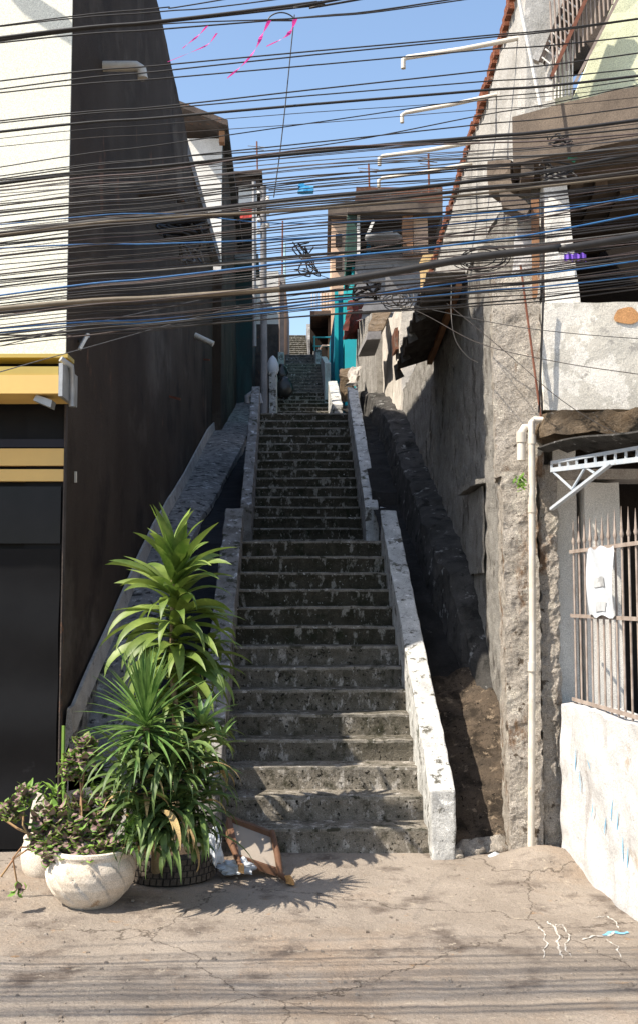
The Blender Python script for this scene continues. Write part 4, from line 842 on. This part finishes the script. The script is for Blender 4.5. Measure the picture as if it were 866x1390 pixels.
for pts, rr in (([(105, 1165), (108, 1120), (112, 1070), (116, 1035)], .007), ([(110, 1165), (112, 1110), (110, 1060), (100, 1040)], .006), ([(100, 1160), (60, 1140), (25, 1125), (0, 1108)], .007), ([(75, 1165), (45, 1145), (32, 1120), (33, 1093)], .007), ([(70, 1160), (38, 1153), (20, 1165), (2, 1190)], .006), ([(60, 1150), (30, 1150), (18, 1165), (24, 1200)], .005), ([(115, 1160), (130, 1120), (140, 1080)], .005)):
    st.tube([U(x, y, Dp-.05+.03*i) for i, (x, y) in enumerate(pts)], rr, 6)
st.build('stems', mat('reddish_stem', (.34, .24, .12), (.28, .14, .09), 9, .7, .1), cp_, True)
g2 = MB(); c = U(60, 1075, Dp+.1)
for i in range(60): leaf(g2, U(rnd.uniform(30, 85), rnd.uniform(1068, 1100), Dp+.1), rnd.uniform(0, 6.28), rnd.uniform(0, 1.2), rnd.uniform(.05, .09), .02, .6, .2, 5)
for i in range(40): leaf(g2, U(rnd.uniform(120, 165), rnd.uniform(1060, 1100), Dp+.1), rnd.uniform(0, 6.28), rnd.uniform(0, 1.2), rnd.uniform(.05, .09), .022, .6, .2, 5)
g2.build('green_foliage', m_lime, cp_, True)
sn = MB(); leaf(sn, U(99, 1150, Dp-.05), 2.6, 1.42, .30, .05, .05, .1, 8); sn.build('blade_leaf', mat('striped_blade', (.06, .14, .05), (.3, .34, .12), 25, .5, .1, trans=.1), cp_, True)
gl = MB()
for i in range(70): leaf(gl, U(rnd.uniform(172, 200), rnd.uniform(1105, 1150), 6.2), rnd.uniform(0, 6.28), rnd.uniform(-.5, 1.2), rnd.uniform(.04, .07), .02, .8, .2, 4)
gt = thing('small_green_plant', U(185, 1160, 6.25), 'small light green weed growing between the white bowl and the tyre', 'plant')
gl.build('leaves', m_lime, gt, True)
s_ = MB(); s_.tube([U(186, 1170, 6.25), U(186, 1120, 6.25)], .005, 6); s_.build('stem', m_stem, gt)
MB().tube([U(88, 1100, 7.3), U(86, 1040, 7.35), U(87, 985, 7.4)], .012, 6).build('bamboo_stake', m_lime, label='pale green stake standing against the black wall corner', cat='stake')

# ------------------------------------------------------------------ broken wooden stool and bags
st_ = thing('broken_stool', U(360, 1190, 7.0), 'overturned broken wooden chair with a beige panel lying at the foot of the steps', 'chair')
TL, TR_, BR, BL = U(311, 1112, 7.42), U(370, 1134, 7.36), U(377, 1184, 7.0), U(322, 1165, 7.05)
MB().bar(TL, TR_, .05, .045).build('top_rail', m_wood_dk, st_); MB().bar(BL, BR, .035, .045).build('bottom_rail', m_wood_dk, st_)
MB().bar(lerp(.0, TL, BL), BL, .03, .045).build('side_rail', m_wood_dk, st_)
MB().panel(lerp(.02, BL, BR), BR, TR_, lerp(.02, TL, TR_), .012).build('panel', m_board, st_)
MB().tube([TR_+Vector((0, -.02, .03)), lerp(.5, TR_, BR)+Vector((.02, -.05, 0)), BR+Vector((.02, -.06, 0)), U(393, 1196, 6.80)], [.018, .022, .020, .016], 8).build('leg', m_wood_dk, st_, True)
MB().tube([TL+Vector((0, -.02, -.02)), lerp(.5, TL, BL)+Vector((-.02, -.04, 0)), U(329, 1180, 6.85)], [.02, .022, .016], 8).build('leg', m_wood_dk, st_, True)
MB().hexa([U(389, 1200, 6.8), U(400, 1202, 6.78), U(400, 1199, 6.86), U(389, 1197, 6.86), U(387, 1190, 6.78), U(394, 1188, 6.78), U(394, 1187, 6.86), U(388, 1188, 6.86)], (3, 3, 3), .008, 30).build('split_foot', m_wood_raw, st_)
MB().hexa([U(324, 1184, 6.8), U(332, 1186, 6.8), U(332, 1184, 6.86), U(324, 1183, 6.86), U(325, 1174, 6.82), U(331, 1174, 6.82), U(331, 1173, 6.86), U(325, 1173, 6.86)], (3, 3, 3), .008, 30).build('split_foot', m_wood_raw, st_)
def crumple(c, rx, ry, rz_, mt, nm, label, cat, seed):
    rows = []
    for a_ in range(17):
        th = math.pi*a_/16
        rows.append([(lambda d: Vector(c)+Vector((d.x*rx, d.y*ry, max(d.z*rz_, -rz_*.6)))*(1+.5*noise.noise(d*2.3+Vector((seed, 0, 0)))+.25*noise.noise(d*6+Vector((seed, 0, 0)))))(Vector((math.sin(th)*math.cos(ph), math.sin(th)*math.sin(ph), math.cos(th)))) for ph in [2*math.pi*k/28 for k in range(28)]])
    MB().grid(rows, True).build(nm, mt, label=label, cat=cat, smooth=False)
crumple(U(322, 1178, 7.0), .11, .08, .05, m_bag, 'plastic_bag', 'crumpled white plastic bag lying on the ground under the broken chair', 'bag', 1)
crumple(U(291, 1155, 6.9), .05, .06, .12, m_bag, 'plastic_bag', 'pale bluish plastic bag stuffed between the tyre and the broken chair', 'bag', 5)
for (px, py, mt, lb, D_) in ((672, 1169, m_bag, 'scrap of pale blue plastic on the ground by the pier', 0),):
    q = G(px, py); MB().grid([[q+Vector((-.05, -.03, .03)), q+Vector((0, -.04, .035)), q+Vector((.05, -.02, .03))], [q+Vector((-.05, .02, .035)), q+Vector((0, .02, .06)), q+Vector((.06, .03, .03))]]).build('plastic_scrap', mt, label=lb, cat='litter')
for (px, py, dz, c, lb) in ((600, 789, 0, m_lime, 'yellow-green fallen leaf in the right hand channel'), (519, 667, 0, m_bag, 'small white scrap in the upper part of the right channel'), (571, 738, 0, m_bluepaint, 'tiny blue scrap in the right hand channel')):
    y = {600: 10.6, 519: 13.6, 571: 11.6}[px]; q = U(px, py, y); q.z = pw(y, FR)+.03
    for _ in range(12):
        y += .0; 
    MB().grid([[q+Vector((-.04, -.02, 0)), q+Vector((.04, -.02, .01))], [q+Vector((-.03, .03, .02)), q+Vector((.04, .03, .01))]]).build('litter', c, label=lb, cat='litter')
# spilt paint on the ground
def splash(lines, mt, nm):
    m = MB()
    for li, (pts, wd) in enumerate(lines):
        P = [lerp(k/12, Vector(pts[i]), Vector(pts[i+1])) for i in range(len(pts)-1) for k in range(12)] + [Vector(pts[-1])]
        L_, R_ = [], []
        for i, q in enumerate(P):
            j1 = noise.noise(Vector((i*.22, li*7.3, 1)))*3.5 + noise.noise(Vector((i*.6, li*3.1, 5)))*.8
            g = G(q.x+j1, q.y+noise.noise(Vector((i*.5, li*2.2, 9)))*2)
            ww = wd*.65*max(.45, .85+.9*noise.noise(Vector((i*.42, li*5.7, 3)))+.7*noise.noise(Vector((i*1.7, li, 8))))*min(1, i/3+.15, (len(P)-1-i)/4+.1)
            L_.append(Vector((g.x-ww, g.y, gz(g.x-ww, g.y)+.004))); R_.append(Vector((g.x+ww, g.y, gz(g.x+ww, g.y)+.004)))
        m.grid([L_, R_])
    m.build(nm, mt, kind='structure')
splash([([(742, 1252), (752, 1258), (757, 1272), (757, 1288), (764, 1303)], .010), ([(727, 1256), (737, 1266), (741, 1282), (738, 1303)], .007), ([(748, 1256), (764, 1256), (771, 1272), (766, 1288), (778, 1300)], .006), ([(790, 1278), (808, 1270), (822, 1272), (836, 1264)], .020), ([(802, 1246), (822, 1244), (836, 1252), (840, 1262)], .006), ([(822, 1276), (838, 1286), (842, 1303)], .008)], m_whitepaint, 'paint_marking')
splash([([(820, 1270), (830, 1264), (842, 1268), (850, 1266)], .030)], m_bluepaint, 'paint_marking')
# pebbles
m = MB()
for _ in range(420):
    x, y = rnd.uniform(-2.2, 1.7), rnd.uniform(4.4, 7.6); r = rnd.uniform(.003, .010)*(1.6 if rnd.random() < .06 else 1); z = gz(x, y)
    c = Vector((x, y, z)); m.hexa([c+Vector(q)*r+noise.noise_vector(c*50+Vector(q))*r*.5 for q in ((-1, -1, -.3), (1, -1, -.3), (1, 1, -.3), (-1, 1, -.3), (-.7, -.7, .9), (.7, -.7, .9), (.7, .7, .9), (-.7, .7, .9))])
m.build('gravel', m_ground, kind='stuff')

# ------------------------------------------------------------------ overhead cables
def catmull(P, n=6):
    out = []; P = [P[0]*2-P[1]] + P + [P[-1]*2-P[-2]]
    for i in range(1, len(P)-2):
        for k in range(n):
            t = k/n; a, b, c, d = P[i-1], P[i], P[i+1], P[i+2]
            out.append(.5*((2*b)+(c-a)*t+(2*a-5*b+4*c-d)*t*t+(3*b-a-3*c+d)*t**3))
    out.append(P[-2]); return out
CG = 'overhead cables strung along the street'
def cable(pts, wpx, mt, label, D=4.0, n=6, name='overhead_cable', k=6, extend=True):
    pts = sorted(pts)
    if extend:
        (x0, y0), (x1, y1) = pts[0], pts[1]; s0 = (y1-y0)/(x1-x0)
        if x0 > -1: pts = [(x0-900, y0-s0*900+30)] + pts if x0 <= 2 else pts
        (x0, y0), (x1, y1) = pts[-2], pts[-1]; s1 = (y1-y0)/(x1-x0)
        pts = pts + [(x1+900, y1+s1*900-30)]
    P = [U(x, y, D) for x, y in pts]
    r = wpx/2/F*D
    return MB().tube(catmull(P, n), r, k).build(name, mt, smooth=True, label=label, cat='cable', group=CG)
UP = [  # the well separated upper cables, top to bottom: points, width, material, how it looks
 ([(0, 35), (215, 11), (330, -5)], 1.8, m_cable, 'uppermost thin cable leaving the frame over the black wall'),
 ([(0, 36), (215, 16), (400, -4)], 1.8, m_cable, 'thin cable just under the uppermost one at the top left'),
 ([(0, 51), (215, 29), (430, 3), (470, -3)], 4, m_cable, 'thick cable crossing the top of the black wall'),
 ([(0, 54), (215, 31), (430, 7), (500, -3)], 3, m_cable, 'cable bundled right under the thick top left one'),
 ([(0, 58), (215, 40), (430, 22), (620, -2)], 2.2, m_cable, 'cable that carries the pink ribbons'),
 ([(0, 56), (215, 33), (430, 23), (640, -2)], 1.8, m_cable, 'thin cable twisted with the ribbon cable'),
 ([(0, 110), (215, 89), (430, 69), (650, 49), (866, 25)], 2, m_cable, 'upper cable of the pair above the highest drain spout'),
 ([(0, 121), (215, 97), (430, 74), (650, 52), (866, 26)], 2, m_cable, 'lower cable of the pair above the highest drain spout'),
 ([(0, 126), (215, 107), (430, 88), (650, 68), (866, 49)], 1.9, m_cable, 'single cable crossing the tip of the highest drain spout'),
 ([(0, 164), (215, 145), (430, 121), (650, 97), (866, 72)], 2, m_cable, 'cable between the two highest drain spouts'),
 ([(0, 167), (215, 148), (430, 129), (650, 111), (866, 93)], 1.8, m_cable, 'cable just above the second drain spout'),
 ([(0, 179), (215, 160), (430, 141), (650, 123), (866, 103)], 3.6, m_cable, 'thick cable running level with the second drain spout'),
 ([(0, 188), (215, 169), (430, 152), (650, 137), (866, 117)], 1, m_cable, 'very thin cable under the thick middle sky cable'),
 ([(0, 199), (215, 182), (430, 167), (650, 149), (866, 132)], 1, m_cable_br, 'very thin pale brown cable in the middle of the sky'),
 ([(0, 227), (215, 197), (430, 166), (650, 134), (866, 108)], 1.5, m_cable, 'cable that climbs more steeply than its neighbours'),
 ([(0, 239), (215, 215), (430, 198), (650, 157), (866, 115)], 1.6, m_cable, 'cable climbing to the edge of the brown slab'),
 ([(0, 243), (215, 216), (430, 193), (650, 169), (866, 145)], 1.8, m_cable, 'cable across the upper part of the brown slab'),
 ([(0, 249), (215, 226), (430, 206), (540, 195), (650, 186), (866, 163)], 5, m_cable, 'thick sky cable passing over the white house eave'),
 ([(430, 90-2), (431, 88), (866, 49)], 1, m_cable, 'hair thin cable doubled with its neighbour at the right'),
]
for i, (pts, w_, mt_, lb) in enumerate(UP[:-1]): cable(pts, w_, mt_, lb, 4.0+.25*math.sin(i*1.9))
BL_ = [
 ([(0, 321), (215, 301), (430, 281), (650, 256), (866, 232)], 4.2, m_cable_br, 'thick dusty cable below the blue pulley'),
 ([(0, 317), (215, 292), (430, 268), (640, 246), (866, 209)], 5.5, m_cable, 'heavy black cable just below the blue pulley'),
 ([(0, 319), (215, 296), (430, 283), (866, 238)], 3.4, m_cable_tan, 'tan heavy cable under the black one by the blue pulley'),
 ([(0, 305), (215, 290), (430, 303), (866, 270)], 1.6, m_cable_blue, 'thin blue cable sagging past the balcony house'),
 ([(0, 337), (215, 331), (430, 322), (650, 300), (866, 266)], 2.2, m_cable_blue, 'bright blue cable across the white veranda pillar, upper one'),
 ([(0, 401), (215, 377), (430, 352), (650, 328), (866, 291)], 2.6, m_cable_blue, 'blue cable across the middle of the black wall'),
 ([(0, 405), (215, 381), (430, 350), (866, 268)], 2.0, m_cable_pink, 'faded pink cable bundled with the blue one'),
 ([(0, 446), (215, 433), (430, 411), (650, 380), (866, 354)], 2.2, m_cable_blue, 'lower blue cable passing over the turquoise house'),
 ([(0, 452), (215, 437), (430, 418), (650, 395), (866, 375)], 1.8, m_cable_blue, 'lowest blue cable above the drain pipe stub'),
 ([(0, 455), (100, 457), (215, 441), (430, 411), (650, 374), (866, 341)], 2.0, m_cable_pink, 'pale pink cable running below the thick tan cable'),
 ([(0, 419), (215, 404), (330, 396), (430, 388), (540, 369), (640, 351), (750, 338), (866, 322)], 7, m_cable_tan, 'thickest tan cable crossing low over the black wall'),
 ([(0, 424), (215, 409), (330, 398), (430, 389), (540, 370), (640, 352), (750, 338), (866, 323)], 6, m_cable_br, 'thick brown cable wrapped beside the thickest tan cable'),
 ([(430, 386), (540, 368), (640, 350), (750, 337), (866, 321)], 11, m_cable, 'heavy black lashed cable bundle at the right in front of the veranda'),
]
for i, (pts, w_, mt_, lb) in enumerate(BL_):
    cable(pts, w_, mt_, lb, 3.9+.2*math.sin(i*2.3), extend=True) if pts[0][0] == 0 else cable([(380, 392)] + pts, w_, mt_, lb, 3.6)
# dense band
rc = random.Random(11)
kinds = [(m_cable, 'thin black cable of the dense band'), (m_cable, 'thin black cable of the dense band'), (m_cable, 'thin black cable of the dense band'), (m_cable_br, 'thin dusty brown cable of the dense band'), (m_cable_grey, 'thin grey cable of the dense band'), (m_cable_pink, 'thin faded pink cable of the dense band')]
LM = [(0, 250), (1, 462)]
band = []
for i in range(74):
    t = (i+.5)/74
    yl = lerp(t, 244, 470)+rc.uniform(-7, 7); ym = lerp(t, 200, 430)+rc.uniform(-7, 7); yr = lerp(t, 165, 392)+rc.uniform(-9, 9)
    q1 = lerp(.5, yl, ym)+rc.uniform(-3, 3)+2; q3 = lerp(.5, ym, yr)+rc.uniform(-3, 3)+2
    band.append(([(0, yl), (215, q1), (430, ym), (650, q3), (866, yr)], rc.choice([1.1, 1.3, 1.5, 1.8, 2.2]), rc.randrange(6), rc.uniform(-.35, .35)))
ORD = 'first second third fourth fifth sixth seventh eighth ninth tenth eleventh twelfth thirteenth fourteenth fifteenth sixteenth seventeenth eighteenth nineteenth twentieth'.split()
def ordinal(n): return ORD[n-1] if n <= 20 else (['twenty', 'thirty', 'forty'][n//10-2]+'-'+ORD[n % 10-1] if n % 10 else {30: 'thirtieth', 40: 'fortieth'}[n])
cnt = {}
for pts, w_, ki, dd in sorted(band, key=lambda q: q[0][0][1]):
    mt_, lb = kinds[ki]; cnt[lb] = cnt.get(lb, 0)+1
    cable(pts, w_, mt_, ordinal(cnt[lb])+' '+lb+' counted down the left edge', 4.0+dd)
# drop cables and loose ones
def loose(pts, D, wpx, mt_, label, name='drop_cable'):
    P = [U(x, y, d) for (x, y), d in zip(pts, D if isinstance(D, (list, tuple)) else [D]*len(pts))]
    MB().tube(catmull(P, 8), wpx/2/F*5, 6).build(name, mt_, smooth=True, label=label, cat='cable')
loose([(0, 470), (120, 440), (250, 412), (430, 370)], [4, 4.3, 5, 6], 1.2, m_cable_grey, 'thin pale wire slanting up over the black wall')
loose([(0, 505), (100, 477), (330, 415), (480, 388)], [5, 6, 8, 10], 1.5, m_cable_grey, 'long pale wire running from the sign box past the pipe stub')
loose([(400, 20), (396, 60), (388, 140), (380, 210), (372, 268)], [4.2, 4.2, 4.2, 4.2, 4.2], 1.3, m_cable, 'thin wire hanging straight down from the pink ribbon loop')
loose([(430, 372), (560, 420), (650, 466), (760, 492), (866, 508)], [9, 8, 7.2, 6.8, 6.5], 1.8, m_cable_br, 'sagging brown cable crossing the shaded stucco and balcony wall')
loose([(560, 415), (680, 440), (780, 453), (900, 462)], [8, 7.2, 6.9, 6.6], 1.7, m_cable, 'upper sagging cable across the balcony wall')
loose([(606, 412), (650, 448), (700, 490), (760, 542), (830, 585), (900, 610)], [8, 7.4, 7, 6.8, 6.6, 6.4], 1.4, m_cable_br, 'thin wire slanting down past the balcony slab to the awning')
loose([(612, 385), (612, 430), (618, 462), (634, 484), (648, 492)], [8.2, 8, 8, 8, 8], 1.6, m_cable_grey, 'loose grey wire curling down in front of the corrugated awning')
# coiled spare cable
cl = MB()
for i in range(5):
    cx_, cy_, rx, ry = 655+rc.uniform(-5, 5), 352+rc.uniform(-3, 3), rc.uniform(22, 36), rc.uniform(10, 20)
    cl.tube([U(cx_+rx*math.cos(a_), cy_-ry*math.sin(a_)-.05*rx*math.cos(a_)*5*.3, 3.95+.03*math.sin(a_*2+i)) for a_ in [2*math.pi*k/28 for k in range(29)]], 1.1/F*4*.7, 5, False)
cl.build('cable_coil', m_cable, label='coil of spare black cable hanging on the heavy right hand bundle', cat='cable coil', smooth=True)
cl = MB()
for i in range(6):
    cx_, cy_, rx, ry = 540+rc.uniform(-8, 8), 405+rc.uniform(-7, 7), rc.uniform(8, 22), rc.uniform(6, 14)
    cl.tube([U(cx_+rx*math.cos(a_), cy_-ry*math.sin(a_), 9+.1*math.sin(a_*2+i)) for a_ in [2*math.pi*k/22 for k in range(23)]], .005, 5, False)
cl.build('cable_coil', m_cable_grey, label='tangle of grey wire loops above the mossy box awning', cat='cable coil', smooth=True)
def tangle(cx_, cy_, w_, h_, D, n, mt_, label, r=.006):
    t = MB()
    for i in range(n):
        pts = [U(cx_+rc.uniform(-w_, w_), cy_+rc.uniform(-h_, h_), D+rc.uniform(-.2, .2)) for _ in range(5)]
        t.tube(catmull(pts, 6), r, 5)
    t.build('wire_tangle', mt_, label=label, cat='wire tangle', smooth=True)
tangle(415, 350, 20, 26, 12, 4, m_cable, 'knot of black wires in front of the sky gap above the stairs', .008)
tangle(258, 345, 22, 16, 9, 4, m_cable_grey, 'pale knotted wires hanging by the lower tip of the white house', .010)
tangle(250, 312, 36, 14, 9.5, 10, m_cable, 'black knotted wires near the insulator rack', .012)
tangle(500, 395, 24, 14, 10, 5, m_cable_br, 'brown wires knotted in front of the grey house wall', .010)
tangle(757, 232, 26, 14, 6.9, 4, m_cable, 'small dark wires knotted under the brown slab', .007)
tangle(760, 190, 18, 10, 6.9, 4, m_cable, 'loose wire loop on the face of the brown slab', .005)
# blue pulley
bp = thing('cable_pulley', U(416, 256, 4.2), 'blue plastic cable clamp hanging on a wire against the sky', 'cable clamp')
q = U(416, 257, 4.2); MB().hexa([q+Vector(v) for v in ((-.035, -.015, -.014), (.03, -.015, -.014), (.03, .015, -.014), (-.035, .015, -.014), (-.02, -.012, .012), (.03, -.012, .008), (.03, .012, .008), (-.02, .012, .012))], (3, 1, 2), .004, 40).build('body', m_pulley, bp)
q = U(409, 251, 4.2); MB().hexa([q+Vector(v) for v in ((-.012, -.01, -.008), (.016, -.01, -.008), (.016, .01, -.008), (-.012, .01, -.008), (-.006, -.01, .01), (.01, -.01, .01), (.01, .01, .01), (-.006, .01, .01))]).build('clip', m_pulley, bp)
loose([(365, 258), (400, 256), (430, 253), (500, 246)], [4.2]*4, 1.6, m_cable_grey, 'short grey wire through the blue clamp')
# ribbon loop and pink ribbons
lp = MB(); lp.tube([U(364+ (400-364)*k/16, 27-10*math.sin(math.pi*k/16)**.6*(1), 4.05) for k in range(17)], .0026, 6); lp.tube([U(364+36*k/8, 28, 4.04) for k in range(9)], .003, 6)
lp.build('wire_loop', m_cable, label='small wire loop between the pink ribbons', cat='wire loop')
def ribbon(pts, wpx, label, D=4.0):
    P = catmull([U(x, y, D+.02*math.sin(i*2)) for i, (x, y) in enumerate(pts)], 6); rows = []
    for i, p in enumerate(P):
        a_ = i*.45; w2 = wpx/F*D/2*(1-.6*i/len(P)); d = Vector((math.cos(a_)*.8+.3, math.sin(a_), .2)).normalized()*w2; rows.append([p-d, p+d])
    MB().grid(rows).build('pink_ribbon', m_pink, label=label, cat='ribbon', group='pink ribbons caught on the wires')
ribbon([(366, 28), (356, 48), (345, 70), (330, 88), (309, 106)], 6, 'longest pink ribbon, tied at the left end of the wire loop')
ribbon([(401, 26), (395, 42), (384, 52), (362, 63)], 7, 'short bright pink ribbon tied at the right end of the wire loop')
ribbon([(282, 35), (270, 48), (255, 60), (248, 66)], 3.5, 'faint pink ribbon scrap left of the longest ribbon')
ribbon([(295, 45), (283, 60), (262, 70), (228, 84)], 3, 'thin pale pink ribbon scrap near the black wall edge')
